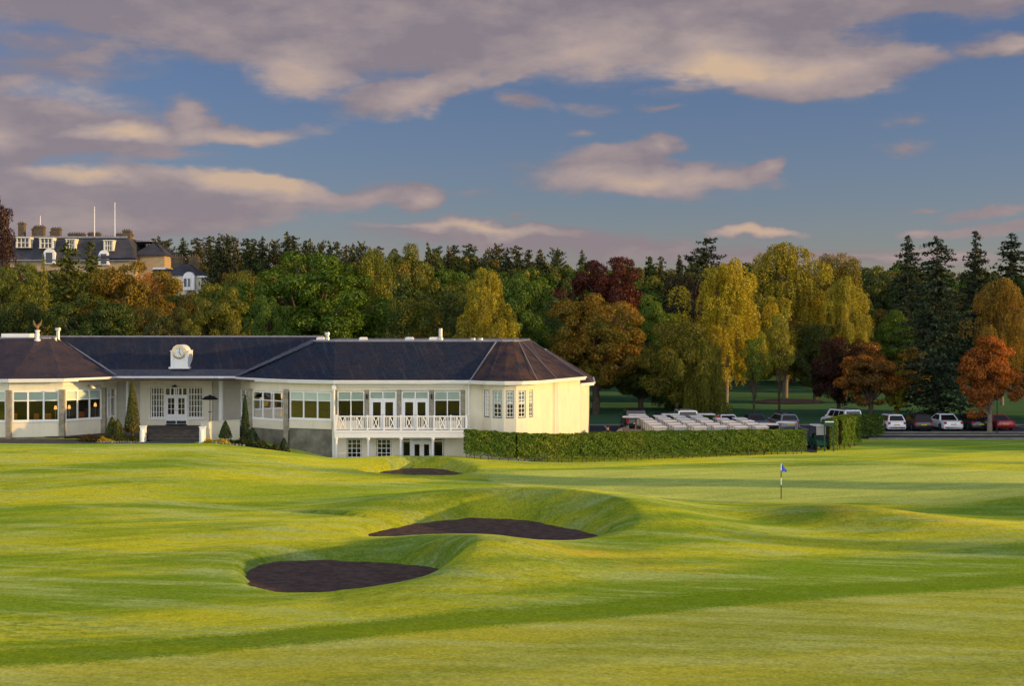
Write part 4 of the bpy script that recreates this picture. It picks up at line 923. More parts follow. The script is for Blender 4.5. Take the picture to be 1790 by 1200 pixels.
def birch(key, h, r, cb=.22, nl=60, ns=16, leaf=.22, bark='palebark', longs=1.0):
    limbs = MB(); limbs.tube([(0, 0, -1), (.15, 0, h * .25), (-.1, .1, h * .6), (.1, 0, h * .93)], [r * .06, r * .05, r * .03, r * .008], 7)
    C = []; Nn = []; Sz = []
    for i in range(nl):
        t = (i + .5) / nl; z = h * (cb + .1 + (1 - cb - .12) * t ** .85); prof = math.sin(math.pi * min(1, .12 + .83 * (t ** .9))) ** .7
        a = i * 2.4 + RNG.uniform(-.5, .5); q = RNG.uniform(.35, .9) * prof * r * (.98 + .26 * math.sin(2 * a + h + z * .55) + .20 * math.sin(3 * a - z * 1.3 + nl))
        ctr = np.array([math.cos(a) * q, math.sin(a) * q, z + RNG.normal() * .5]); R_ = r * RNG.uniform(.11, .21)
        limbs.tube([(0, 0, max(h * .15, z - q * 1.1)), (ctr[0] * .5, ctr[1] * .5, z - q * .2), tuple(ctr)], [r * .018, r * .011, r * .004], 4)
        for k in range(ns):
            b = RNG.uniform(0, 2 * math.pi); rr = R_ * math.sqrt(RNG.random()); p0 = ctr + np.array([math.cos(b) * rr, math.sin(b) * rr, R_ * .8 * (1 - (rr / R_) ** 2)])
            L_ = RNG.uniform(.08, .20) * h * longs * (.6 + .4 * prof); L_ = min(L_, p0[2] - h * .04); n = max(3, int(L_ / (leaf * .42)))
            s_ = np.linspace(0, 1, n); out = np.array([math.cos(b), math.sin(b), 0])
            pos = p0 + out * (np.sqrt(s_) * R_ * .35)[:, None] + np.array([0, 0, -1]) * (s_ ** 1.15 * L_)[:, None] + RNG.normal(size=(n, 3)) * leaf * .35
            C.append(pos); Nn.append(rvec(n) + out * .7 + np.array([0, 0, .2])); Sz.append(RNG.uniform(.7, 1.4, n) * leaf)
    finish(key, h, r, np.concatenate(C), np.concatenate(Nn), np.concatenate(Sz), limbs, bark=bark, asp=.55)

def conifer(key, h, r, cb=.06, step=.42, nb=8, leaf=.34, power=.8, droop=.22, irr=.25, bark='bark', dens=1.0, up=0.0):
    limbs = MB(); limbs.tube([(0, 0, -1), (0, 0, h * .5), (0, 0, h * .99)], [h * .022, h * .014, .02], 7)
    C = []; Nn = []; Sz = []; z = h * cb
    while z < h * .985:
        t = (z - h * cb) / (h * (1 - cb)); Lz = r * ((1 - t) ** power) * (1 if t > .12 else .7 + 2.5 * t) + .12
        n_ = nb if t < .85 else 6
        for k in range(n_):
            a = RNG.uniform(0, 2 * math.pi); z0_ = z; z = max(h * cb, min(h * .985, z + RNG.normal() * step * .55)); L_ = Lz * RNG.uniform(1 - irr * 1.6, 1 + irr * .6) * (1 + .18 * math.sin(a * 2 + z * .8)); n = max(3, int(L_ / .22 * 2.6 * dens)); s_ = RNG.random(n) ** .75
            dirv = np.array([math.cos(a), math.sin(a), 0]); side = np.array([-math.sin(a), math.cos(a), 0])
            wdt = .24 * L_ * (1 - s_ * .75) * RNG.uniform(-1, 1, n)
            zz = up * s_ * L_ - droop * L_ * s_ ** 1.4 + .10 * L_ * s_ ** 4 - np.abs(wdt) * .45
            C.append(np.array([0, 0, z]) + dirv * (s_ * L_)[:, None] + side * wdt[:, None] + np.array([0, 0, 1]) * (zz + RNG.normal(size=n) * .07)[:, None])
            Nn.append(rvec(n) * .75 + np.array([0, 0, .8]) + dirv * .35); Sz.append(RNG.uniform(.7, 1.4, n) * leaf)
            if k % 3 == 0 and L_ > .8: limbs.tube([(0, 0, z), (dirv[0] * L_ * .8, dirv[1] * L_ * .8, z + (up - droop * .8) * L_ * .8)], [.05, .015], 4, cap=False)
            z = z0_
        z += step * RNG.uniform(.75, 1.25) * (1 if t < .8 else .7)
    finish(key, h, r, np.concatenate(C), np.concatenate(Nn), np.concatenate(Sz), limbs, 'needle', bark, asp=.42)

broadleaf('oak1', 15, 6.5, .06, 170, 640, .145, .21, flat=.7)
broadleaf('oak2', 14, 6.0, .06, 145, 680, .16, .21, flat=.7)
broadleaf('oak3', 13, 5.0, .04, 90, 800, .22, .20, squash=1.15)
broadleaf('dome', 12, 6.0, .03, 110, 800, .18, .21, flat=.6)
broadleaf('maple1', 9, 4.2, .12, 110, 560, .20, .18, flat=.6, pointy=.45, bark='palebark')
broadleaf('maple2', 9, 3.9, .02, 100, 620, .20, .18, flat=.6, pointy=.6)
broadleaf('sparse', 9, 2.6, .30, 46, 260, .26, .16)
broadleaf('far1', 14, 6.0, .02, 110, 420, .18, .34); broadleaf('far2', 13, 5.5, .02, 95, 420, .20, .34)
birch('birch1', 14, 4.0, .15, 80, 34, .17, longs=.8); birch('birch2', 15, 4.2, .12, 84, 34, .17, longs=.8); birch('birch3', 15, 4.2, .12, 64, 34, .17, longs=1.0); birch('willow', 11, 4.6, .02, 80, 34, .19, 'bark', 1.5)
conifer('spruce1', 16, 3.6, nb=11, power=.66, leaf=.32, dens=1.3); conifer('spruce2', 15, 3.4, irr=.4, nb=11, power=.7, leaf=.32, dens=1.3); conifer('fir', 20, 4.6, step=.5, nb=12, leaf=.36, power=.5, droop=.30, irr=.35, dens=1.3)
conifer('cedar', 16, 6.5, step=.6, nb=12, leaf=.40, power=.5, droop=.10, irr=.5, dens=1.3)
conifer('pine', 14, 4.0, cb=.12, step=.36, nb=11, leaf=.42, power=.5, irr=.5, dens=1.2, droop=.1); conifer('pine3', 13, 4.2, cb=.05, step=.34, nb=11, leaf=.42, power=.32, irr=.7, dens=1.3, droop=.05, up=.2); conifer('pine2', 13, 3.6, cb=.05, step=.34, nb=11, leaf=.42, power=.7, irr=.35, dens=1.2, droop=.15)

G_OAK = (.085, .15, .012); G_LEAF = (.11, .17, .014); G_OLIVE = (.15, .155, .016); G_DARK = (.050, .078, .016); Y_BIRCH = (.46, .40, .025); O_BIRCH = (.28, .245, .022)
ORANGE = (.52, .17, .014); BRONZE = (.34, .18, .018); COPPER = (.075, .017, .012); FIR = (.022, .042, .022); FIRW = (.050, .055, .018); RED = (.30, .035, .012); SPRUCE = (.030, .048, .014); AMBER = (.40, .28, .015)
def tree(kind, px, pytop, D, wpx, col, c2=None, amt=0, name='broadleaf_tree', label='', cat='tree', group=None, xy=None, top=None, rz=None, depth=None):
    p = PROTO[kind]; x, y = P(px, D) if xy is None else xy; zb = T(x, y) - .1
    H = (Zof(pytop, D) if top is None else top) - zb; wr = (wpx * D / FPX / 2) if xy is None else wpx / 2
    root = p['root'] if not p['used'] else copy_tree(p['root']); p['used'] = True
    root.name = name; root.location = (x, y, zb); root.rotation_euler = (0, 0, random.uniform(0, 6.28) if rz is None else rz)
    ws = 1.16 if kind in ('oak1', 'oak2', 'oak3', 'dome', 'birch1', 'birch2', 'birch3') else 1.04; root.scale = (wr / p['r'] * ws, wr / p['r'] * ws, H / p['h'] * (1.04 if ws > 1.1 else 1.02))
    for ch in kids(root):
        if ch.name.startswith('crown'):
            j0 = random.uniform(1.05, 1.25); j = [j0 * random.uniform(.96, 1.06) for _ in range(3)]
            ch.color = (col[0] * j[0], col[1] * j[1], col[2] * j[2], 1); ch['c2'] = list(c2 or tuple(k * 1.35 for k in col)); ch['c2amt'] = float(amt)
    tag(root, label, cat, group); return root

# near belt, right of the clubhouse
tree('oak2', 1042, 503, 150, 172, G_OLIVE, BRONZE, .45, label='broad autumn tree with bronze top just right of the clubhouse roof')
tree('oak3', 1185, 553, 143, 125, G_OLIVE, AMBER, .1, label='olive rounded tree with golden top, behind the buggy park')
tree('dome', 1150, 513, 172, 100, G_LEAF, None, 0, label='fresh green domed tree between the bronze tree and the yellow birch')
tree('willow', 1225, 600, 141, 100, G_OLIVE, None, 0, 'weeping_tree', 'dark olive drooping tree behind the white four-wheel-drive car')
tree('birch1', 1268, 472, 162, 135, Y_BIRCH, AMBER, .2, 'weeping_birch', 'brilliant yellow weeping birch, tallest golden tree right of centre')
tree('birch2', 1372, 442, 178, 150, O_BIRCH, Y_BIRCH, .1, 'weeping_birch', 'tall olive-gold weeping birch right of the brilliant yellow one')
tree('oak3', 1462, 433, 190, 110, G_OLIVE, BRONZE, .3, label='brown-topped beech behind the olive-gold birches')
tree('birch3', 1478, 498, 174, 95, O_BIRCH, Y_BIRCH, .2, 'weeping_birch', 'slimmer olive weeping birch above the red ornamental tree')
tree('sparse', 1318, 585, 146, 60, G_LEAF, Y_BIRCH, .1, 'young_tree', 'slender young tree with dark bare trunk behind the blue saloon')
tree('sparse', 1362, 540, 150, 62, (.2, .2, .02), Y_BIRCH, .3, 'young_tree', 'thin yellow-leaved young tree behind the silver estate car')
tree('maple2', 1522, 588, 138, 132, (.15, .075, .014), (.60, .20, .014), .10, 'ornamental_tree', 'dense bronze and orange ornamental tree behind the tall hedge')
tree('oak3', 1466, 584, 146, 92, (.04, .014, .010), RED, -.1, 'ornamental_tree', 'dark purple-red tree leaning on the left of the bronze ornamental tree')
tree('dome', 1568, 640, 141, 44, Y_BIRCH, G_LEAF, .2, 'shrub_tree', 'yellow-green bushy tree at the right edge of the bronze tree')
tree('fir', 1638, 415, 139, 155, FIR, FIRW, .1, 'fir_tree', 'giant dark fir with a sunlit trunk, rising above the white saloon')
tree('spruce1', 1586, 414, 205, 118, FIR, FIRW, .1, 'spruce_tree', 'pointed dark spruce just left of the giant fir')
tree('spruce2', 1706, 406, 195, 118, FIR, FIRW, .1, 'spruce_tree', 'pointed dark spruce just right of the giant fir')
tree('spruce1', 1768, 410, 190, 150, FIR, FIRW, .0, 'spruce_tree', 'dark spruce at the right edge of the skyline')
tree('maple1', 1730, 580, 126.0, 132, (.24, .085, .014), (.62, .19, .012), .25, 'maple_tree', 'orange maple on a pale forked trunk beside the black and red cars')
tree('birch2', 1752, 500, 165, 100, (.22, .15, .02), BRONZE, .3, 'weeping_birch', 'brown-gold birch rising behind the orange maple')
tree('dome', 1556, 540, 200, 90, G_LEAF, None, 0, label='green domed tree between the birches and the giant fir')
tree('oak1', 1530, 470, 240, 120, G_DARK, G_OLIVE, .1, label='dark olive tree on the skyline left of the left-hand spruce')
tree('oak2', 1600, 600, 165, 60, BRONZE, G_OLIVE, .2, label='small bronze tree half hidden left of the giant fir')
tree('cedar', 1235, 418, 235, 190, FIR, FIRW, .3, 'cedar_tree', 'spreading dark cedar on the skyline behind the yellow birch')
tree('oak1', 1062, 440, 225, 155, COPPER, (.13, .03, .012), .1, 'copper_beech', 'large dark red copper beech on the skyline')
tree('oak3', 1192, 468, 215, 95, (.035, .018, .012), G_DARK, .2, 'copper_beech', 'dark purple-brown beech between the copper beech and the cedar')
tree('oak2', 1120, 590, 152, 130, G_DARK, G_OLIVE, .1, label='low dark tree between the bronze tree and the buggy park')
tree('willow', 1190, 640, 155, 110, G_DARK, G_OLIVE, .1, 'weeping_tree', 'dark drooping tree filling the gap left of the white off-roader')
tree('oak3', 1425, 560, 172, 95, G_DARK, G_OLIVE, .2, label='dark tree below the olive-gold birches, left of the red ornamental tree')
# behind the clubhouse
tree('oak1', 545, 428, 168, 250, G_OAK, G_LEAF, .15, label='huge green oak behind the middle of the clubhouse roof')
tree('birch2', 648, 452, 172, 90, (.14, .16, .015), Y_BIRCH, .1, 'ash_tree', 'lighter green feathery tree leaning on the right of the huge oak')
tree('dome', 712, 422, 245, 115, G_OLIVE, BRONZE, .1, label='brown-olive domed tree on the skyline above the clubhouse roof vent')
tree('oak3', 728, 514, 150, 120, (.07, .10, .012), AMBER, .15, label='small round tree with orange crown above the clubhouse roof')
tree('birch3', 850, 486, 146, 125, (.27, .22, .02), Y_BIRCH, .3, 'weeping_birch', 'golden weeping birch rising behind the right part of the slate roof')
tree('oak2', 902, 466, 166, 125, G_OAK, G_LEAF, .05, label='deep green tree right of the golden birch behind the roof')
tree('oak3', 945, 540, 185, 90, G_DARK, None, 0, label='dark green tree between the deep green tree and the bronze tree')
tree('dome', 405, 556, 135, 60, (.14, .13, .012), Y_BIRCH, .1, 'bush', 'yellow-green bush peeping over the roof near the clock')
tree('oak2', 160, 505, 143, 150, (.055, .085, .012), G_OLIVE, -.1, label='dense rounded dark green tree above the roof flue')
tree('oak1', 384, 486, 160, 130, G_OLIVE, (.12, .13, .015), .1, label='olive tree behind the roof above the clock turret')
tree('spruce2', 76, 446, 158, 48, G_OLIVE, AMBER, .1, 'larch_tree', 'narrow larch with a sunlit trunk above the eagle ornament')
tree('spruce1', 118, 424, 205, 130, (.05, .075, .016), G_OLIVE, .3, 'cypress_tree', 'tall narrow conifer in front of the hotel windows')
tree('spruce2', 158, 424, 225, 120, (.05, .075, .016), G_OLIVE, .2, 'cypress_tree', 'narrow conifer below the hotel flagpoles')
tree('oak2', 232, 446, 195, 150, (.15, .10, .012), AMBER, .25, label='russet and orange tree below the right end of the hotel')
tree('oak3', 265, 470, 215, 80, BRONZE, ORANGE, .35, label='orange tree close left of the annexe')
tree('oak1', 28, 450, 190, 130, G_OLIVE, G_LEAF, .05, label='olive tree at the left edge below the hotel')
tree('sparse', 6, 346, 218, 58, (.05, .018, .014), (.08, .03, .02), 0, 'copper_tree', 'dark wine-red twiggy tree top at the far left edge of the photo')
tree('oak3', 425, 466, 210, 90, G_OLIVE, (.16, .13, .015), .1, label='olive tree between the annexe woods and the huge oak')
tree('dome', 322, 506, 185, 90, (.11, .08, .012), G_OLIVE, .1, label='brownish tree directly below the annexe')
tree('oak2', 470, 505, 150, 95, G_OAK, G_LEAF, .1, label='green tree tucked against the left flank of the huge oak')
tree('oak1', 790, 500, 190, 120, G_DARK, G_OLIVE, .2, label='dark tree left of the golden birch behind the roof')
tree('oak3', 250, 525, 150, 90, G_DARK, BRONZE, .15, label='dark tree above the clock turret with russet tips')
tree('oak2', 290, 545, 140, 80, (.05, .06, .012), G_OLIVE, 0, label='low dark green tree close behind the roof left of the clock')
tree('oak3', 40, 520, 145, 110, G_DARK, G_OLIVE, .1, label='dark green tree behind the left pavilion roof')
tree('oak3', 1000, 560, 160, 70, G_DARK, G_OLIVE, 0, label='dark tree showing between the roof end and the bronze tree')
# skyline conifers
GRP = 'conifers along the skyline'
def sky_label(px, i):
    w_ = 'broad' if sk[i][2] >= 33 else ('slim' if sk[i][2] <= 25 else 'medium')
    z_ = ('behind the annexe' if px < 340 else 'right of the annexe' if px < 450 else 'above the left side of the huge oak' if px < 530 else 'above the huge oak' if px < 610 else 'above the feathery ash tree' if px < 700 else 'right of the domed skyline tree' if px < 810 else 'above the golden birch' if px < 900 else 'left of the copper beech' if px < 1030 else 'between copper beech and cedar' if px < 1200 else 'above the tall olive-gold birch' if px < 1450 else 'near the giant fir')
    return f'{w_} dark conifer on the skyline {z_}'
LBS = 'dark conifer in the row along the skyline'
sk = [(268, 420, 30), (278, 416, 26), (290, 424, 26), (318, 419, 30), (345, 419, 32), (368, 416, 30), (380, 418, 30), (398, 417, 34), (414, 424, 26), (430, 420, 30), (443, 421, 30), (458, 418, 36), (479, 425, 24), (502, 409, 34), (513, 416, 34), (534, 424, 24), (544, 421, 28), (560, 428, 22), (574, 425, 26), (590, 426, 26), (604, 432, 22), (617, 430, 24), (628, 430, 24), (648, 436, 26),
      (665, 434, 24), (690, 438, 26), (748, 428, 26), (764, 438, 26), (783, 434, 28), (796, 432, 30), (822, 430, 36), (848, 442, 26), (865, 434, 30), (885, 438, 30), (905, 433, 34), (925, 440, 28), (942, 440, 40), (974, 441, 26), (1019, 441, 26), (1135, 452, 26), (1155, 452, 24), (1186, 449, 28), (1340, 452, 30), (1372, 440, 26), (1500, 470, 40), (1620, 470, 60), (1310, 465, 50)]
for i, (px, py, wd) in enumerate(sk):
    tree(('pine', 'pine2', 'pine3', 'pine2', 'pine')[i % 5], px + random.uniform(-2, 2), py - 1, (352 if px < 372 else 300) + random.uniform(-12, 14), wd * 2.1, FIRW if i % 3 else SPRUCE, BRONZE if i % 4 == 0 else G_OLIVE, -.1, 'conifer', sky_label(px, i), group=GRP)
# wood behind: fills down to the belt
LBF = 'mixed broadleaf tree filling the wood behind the front row'; GRF = 'trees filling the far wood'
for row, (D0, y0, w0) in enumerate(((292, 440, 95), (268, 454, 110), (240, 478, 120), (214, 508, 125))):
    px = -40 + row * 23
    while px < 1850:
        yt = y0 + random.uniform(-8, 14) + (12 if px > 1100 else 0) - (0 if px > 300 else -14)
        if row == 0 and px < 400: yt += 14
        if px > 1270 and px < 1460 and row > 1: yt += 40
        if px < 262: yt = max(yt, 447 + 8 * row)
        if 262 <= px < 390: yt = max(yt, 503)
        col = random.choice([G_DARK, G_OLIVE, G_OAK, (.10, .11, .014), (.14, .10, .016), (.07, .10, .014)])
        cw = {G_DARK: 'dark green', G_OLIVE: 'olive', G_OAK: 'fresh green', (.10, .11, .014): 'dull olive', (.14, .10, .016): 'brownish', (.07, .10, .014): 'mid green'}[col]
        zn = ('below the hotel' if px < 260 else 'around the annexe' if px < 400 else 'behind the huge oak' if px < 680 else 'behind the golden birch and roof' if px < 960 else 'behind the bronze tree' if px < 1180 else 'behind the yellow birches' if px < 1500 else 'behind the giant fir')
        LBF = f'{cw} woodland tree {zn}, ' + ('farthest row near the skyline', 'upper row of the wood', 'middle row of the wood', 'nearest row of the wood')[row]
        tree(('far1', 'far2')[random.random() < .5], px, yt, D0 + random.uniform(-7, 7), w0 * random.uniform(.8, 1.25), col, random.choice([G_OLIVE, BRONZE, G_LEAF]), -.05, 'woodland_tree', LBF, group=GRF)
        px += w0 * random.uniform(.55, .8)
# trees beyond the right edge of the view (they throw the long morning shade)
GRO = 'trees beyond the right edge'
for i, (x, y, h_, wd) in enumerate([(62, 112, 15, 13), (74, 124, 17, 13), (60, 128, 14, 12), (88, 106, 16, 13), (70, 138, 16, 13), (92, 118, 17, 14), (60, 146, 15, 13), (104, 100, 15, 11), (84, 134, 18, 14), (100, 126, 18, 13),
                                    (120, 62, 14, 7), (132, 24, 11, 5), (118, 84, 12, 5), (140, 46, 13, 5), (150, 70, 13, 6), (70, 57, 9, 3.5), (80, 66, 11, 4), (68, 77, 12, 4)]):
    tree(('oak1', 'oak2', 'oak3', 'far1')[i % 4], 0, 0, 0, wd, G_OLIVE, BRONZE, 0, 'shade_tree', 'tree standing beyond the right edge of the golf course', group=GRO, xy=(x, y), top=T(x, y) + h_ - (4.5 if y > 95 else 0))
for k, p in PROTO.items():
    if not p['used']: 
        for ch in kids(p['root']): bpy.data.objects.remove(ch)
        bpy.data.objects.remove(p['root'])

# ------------------------------------------------------------------ hedges, clipped shrubs, flower beds
def leafbox(name, pts, h0, w_, dens, leaf, col, c2, label, topz=None, cat='hedge', group=None, base_gap=.22):
    """clipped hedge following plan points; each point (x, y, height)"""
    C = []; Nn = []; stems = MB()
    for (a, b) in zip(pts[:-1], pts[1:]):
        A, B = np.array(a[:2]), np.array(b[:2]); Ls = np.linalg.norm(B - A); u = (B - A) / Ls; nn = np.array([u[1], -u[0]])
        n = int(dens * Ls * (a[2] * 2 + w_)); t = RNG.random(n); hh = a[2] + (b[2] - a[2]) * t
        face = RNG.random(n) * (2 * a[2] + w_); lump = .025 * np.sin(t * Ls * 4.1) + .025 * np.sin(t * Ls * 9.3 + 1) + .03 * np.sin(t * Ls * .9)
        zz = np.where(face < a[2], face / a[2], np.where(face < a[2] + w_, 1.0, (face - a[2] - w_) / a[2]))
        wv = np.where(face < a[2], w_ / 2, np.where(face < a[2] + w_, face - a[2] - w_ / 2, -w_ / 2)); top = (face >= a[2]) & (face < a[2] + w_)
        lump2 = .09 * np.sin(t * Ls * 3.3 + zz * 5) * np.cos(t * Ls * 1.7 + zz * 8)
        depth = RNG.random(n) ** 2 * .20
        wv = np.where(top, wv, wv - np.sign(wv) * (depth + lump2)); z = base_gap + (hh - base_gap) * zz + np.where(top, -depth * .6 + lump, 0)
        keep = ~((zz < .14) & (RNG.random(n) < .55)); xy = A + u * (t * Ls)[:, None] + nn * wv[:, None]
        gz_ = terrain(xy[:, 0], xy[:, 1]); c = np.stack([xy[:, 0], xy[:, 1], gz_ + z], 1)[keep]
        no = np.where(top[:, None], np.array([0, 0, 1.]), np.concatenate([nn * 1.0, [0]])[None] * np.sign(wv)[:, None])[keep]
        C.append(c); Nn.append(no * .9 + rvec(len(c)) * .8)
        for k in range(int(Ls / .45)):
            p = A + u * (k * .45 + random.uniform(0, .3)) + nn * random.uniform(-.1, w_ / 2 - .1); gz0 = T(p[0], p[1]); stems.bar((p[0], p[1], gz0 - .05), (p[0] + random.uniform(-.08, .08), p[1], gz0 + .7), .03, .015, n=4)
    C = np.concatenate(C); v, f = leaf_quads(C, np.concatenate(Nn), RNG.uniform(.7, 1.3, len(C)) * leaf)
    r0 = Vector((pts[0][0], pts[0][1], 0)); root = thing(name, label, cat, r0, group=group); v = v - np.array(r0)
    o = mesh_np('foliage', v, f, M['leaf'], root); o.color = (*col, 1); o['c2'] = list(c2); o['c2amt'] = 0.0
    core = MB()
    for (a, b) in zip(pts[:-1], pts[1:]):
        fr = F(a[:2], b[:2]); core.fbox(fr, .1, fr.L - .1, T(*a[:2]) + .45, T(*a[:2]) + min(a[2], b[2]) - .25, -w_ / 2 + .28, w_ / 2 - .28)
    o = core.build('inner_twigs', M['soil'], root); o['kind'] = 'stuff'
    o = stems.build('stems', M['bark'], root); o['kind'] = 'stuff'
    return root
HG = (.12, .21, .016); HG2 = (.30, .33, .022)
hp = [(*P(812, 96.9), 1.85), (*P(900, 97.3), 1.9), (*P(1010, 98.6), 1.95), (*P(1130, 100.6), 1.95), (*P(1270, 103.0), 1.85), (*P(1403, 105.2), 1.75)]
leafbox('hedge', hp, 0, 1.2, 520, .115, HG, HG2, 'long clipped beech hedge from the clubhouse bay to the car park path')
leafbox('hedge', [(*P(1443, 107.6), 2.25), (*P(1458, 107.8), 2.35), (*P(1474, 110.0), 2.35), (*P(1490, 113.2), 2.3)], 0, 1.3, 520, .12, HG, HG2, 'tall clipped hedge right of the path, behind the green sign')
leafbox('hedge', [(*P(1488, 118.6), 2.0), (*P(1542, 118.9), 1.95)], 0, 1.4, 520, .12, (.07, .12, .014), HG, 'darker square-ended hedge behind the tall one, left of the white hatchback')
def topiary(name, px, py0, py1, wpx, D, col, c2, amt, label, bul=1.0):
    x, y = P(px, D); z0, z1 = Zof(py1, D), Zof(py0, D); h = z1 - z0; r = wpx * D / FPX / 2; n = int(900 * max(1, h * r * 2.2)); t = RNG.random(n) ** 1.2; a = RNG.uniform(0, 2 * math.pi, n)
    rr = r * (1 - t) ** .75 * np.minimum(1, .72 + t * 3) * RNG.uniform(.82, 1.08, n) * bul + .02
    c = np.stack([rr * np.cos(a), rr * np.sin(a), t * h], 1); no = np.stack([np.cos(a), np.sin(a), np.full(n, .35)], 1) + rvec(n) * .6
    root = thing(name, label, 'shrub', (x, y, z0 - .02)); v, f = leaf_quads(c, no, RNG.uniform(.07, .15, n)); o = mesh_np('foliage', v, f, M['leaf'], root); o.color = (*col, 1); o['c2'] = list(c2); o['c2amt'] = float(amt)
    q = MB(); q.tube([(x, y, z0 - .3), (x, y, z0 + h * .5)], [r * .15, r * .05], 6); q.build('trunk', M['bark'], root)
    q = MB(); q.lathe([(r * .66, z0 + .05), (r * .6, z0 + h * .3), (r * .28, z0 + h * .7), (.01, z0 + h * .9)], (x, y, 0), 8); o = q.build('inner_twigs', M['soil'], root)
    return root
TG = (.035, .065, .012)
topiary('columnar_cypress', 231.5, 664, 755, 26, 101.6, (.09, .10, .012), (.30, .13, .015), -.05, 'tall columnar cypress with russet tip left of the entrance steps', 1.05)
topiary('columnar_cypress', 428.5, 690, 768, 17, 100.6, TG, TG, 0, 'slim dark columnar cypress at the corner of the curved wing', 1.05)
topiary('conical_shrub', 196, 729, 759, 24, 101.2, (.07, .085, .012), G_LEAF, 0, 'bright conical shrub left of the tall cypress, the pointed one')
topiary('conical_shrub', 206, 733, 760, 22, 100.8, (.09, .10, .012), G_LEAF, 0, 'bright conical shrub touching the tall cypress, the broader one')
topiary('conical_shrub', 394, 736, 766, 24, 100.0, TG, TG, 0, 'dark conical shrub in front of the low garden wall')
topiary('conical_shrub', 441, 748, 772, 26, 99.8, TG, TG, 0, 'squat dark conical shrub right of the slim cypress')
topiary('conical_shrub', 496.5, 766, 792, 21, 98.6, (.03, .055, .02), TG, 0, 'dark conical shrub in front of the grey stone base')
def bed(name, pts, n, col, c2, leaf, label, hgt=.3, cat='plants'):
    pts = np.array(pts, float); seg = RNG.integers(0, len(pts) - 1, n); t = RNG.random(n)[:, None]; p = pts[seg] * (1 - t) + pts[seg + 1] * t
    r = np.sqrt(RNG.random(n)); a = RNG.uniform(0, 6.28, n); x = p[:, 0] + r * np.cos(a) * p[:, 2]; y = p[:, 1] + r * np.sin(a) * p[:, 2]
    z = terrain(x, y) + hgt * (1 - r * r) * (.5 + .5 * RNG.random(n)) * (1 + .4 * np.sin(x * 5)) + .05
    v, f = leaf_quads(np.stack([x, y, z], 1), rvec(n) + np.array([0, 0, .6]), RNG.uniform(.07, .14, n) * leaf); o = mesh_np(name, v, f, M['leaf']); o.color = (*col, 1); o['c2'] = list(c2); o['c2amt'] = .1
    tag(o, label, cat, kind='stuff'); return o
YF = (.62, .42, .01)
bed('yellow_heather', [(*P(180, 99.4), .5), (*P(190, 99.4), .55)], 1400, YF, AMBER, 1, 'low yellow heather clump left of the entrance steps')
bed('yellow_heather', [(*P(362, 98.4), .35), (*P(380, 98.2), .42), (*P(398, 98.0), .35)], 1800, YF, AMBER, 1, 'yellow heather edging right of the entrance steps')
bed('low_shrubs', [(*P(205, 99.9), .6), (*P(240, 99.9), .6)], 1800, (.09, .10, .015), G_OLIVE, 1, 'low olive shrubs at the foot of the tall cypress', .5)
bed('low_shrubs', [(*P(150, 100.8), .8), (*P(175, 100.6), .5)], 1500, (.05, .03, .02), BRONZE, 1, 'dark ground-cover shrubs under the pavilion corner', .35)
bed('low_shrubs', [(*P(404, 98.6), .4), (*P(420, 98.6), .5), (*P(460, 98.4), .8), (*P(482, 98.2), .5)], 4000, (.045, .055, .014), COPPER, 1, 'dark mounded shrubs below the curved wing', .5)
q = MB()
for k in range(16):
    px = 172 + k * 4.8; x, y = P(px, 98.9); r_ = random.uniform(.07, .13); q.lathe([(r_ * .6, -.04), (r_, .03), (r_ * .7, .10), (r_ * .1, .13)], (x, y + random.uniform(-.1, .1), T(x, y) + .02), 7)
for k in range(10):
    px = 372 + k * 6; x, y = P(px, 97.7 - k * .02); r_ = random.uniform(.07, .12); q.lathe([(r_ * .6, -.04), (r_, .03), (r_ * .7, .10), (r_ * .1, .13)], (x, y + random.uniform(-.1, .1), T(x, y) + .02), 7)
o = q.build('edging_stones', M['kerb'], smooth=True); tag(o, 'rounded stones edging the flower beds beside the steps', 'stones', kind='stuff')
for cx_, cy_, rx_, ry_ in ((P(200, 100.4)[0], 100.4, 2.6, 1.2), (P(405, 99)[0], 99.0, 2.2, .9), (P(455, 98.9)[0], 98.9, 1.6, .7)):
    pts = [(cx_ + rx_ * math.cos(a), cy_ + ry_ * math.sin(a)) for a in np.linspace(0, 2 * math.pi, 26)[:-1]]
    q = MB(); q.poly([(p[0], p[1], T(*p) + .05) for p in pts]); tag(q.build('flower_bed_soil', M['soil']), kind='structure')

# ------------------------------------------------------------------ flagstick
fx, fy = P(1365.5, 79.8); gz0 = T(fx, fy); fs = thing('flagstick', 'golf flagstick with black and white bands and a blue pennant on the green', 'golf flag', (fx, fy, gz0))
H_ = Zof(811, 79.8) - gz0
for i in range(5):
    q = MB(); q.tube([(fx, fy, gz0 - .1 + (H_ + .1) * i / 5 if i == 0 else gz0 + H_ * i / 5), (fx, fy, gz0 + H_ * (i + 1) / 5)], [.026, .026], 8); q.build('pole', M['white'] if i in (2, 4) else M['black'], fs)
q = MB(); tz = gz0 + H_; w0_ = [(fx + .03 + .28 * t, fy - .03 * math.sin(t * 6), ) for t in np.linspace(0, 1, 6)]
for i in range(5):
    (xa, ya), (xb, yb) = w0_[i], w0_[i + 1]; ta, tb = i / 5, (i + 1) / 5
    up = lambda t: tz - .02 - t * .36; dn = lambda t: tz - .44 - t * .04
    q.poly([(xa, ya, up(ta)), (xb, yb, up(tb)), (xb, yb, min(dn(tb), up(tb) - .01)), (xa, ya, dn(ta))])
    q.poly([(xa, ya + .006, up(ta)), (xa, ya + .006, dn(ta)), (xb, yb + .006, min(dn(tb), up(tb) - .01)), (xb, yb + .006, up(tb))])
q.build('pennant', M['bluecloth'], fs)

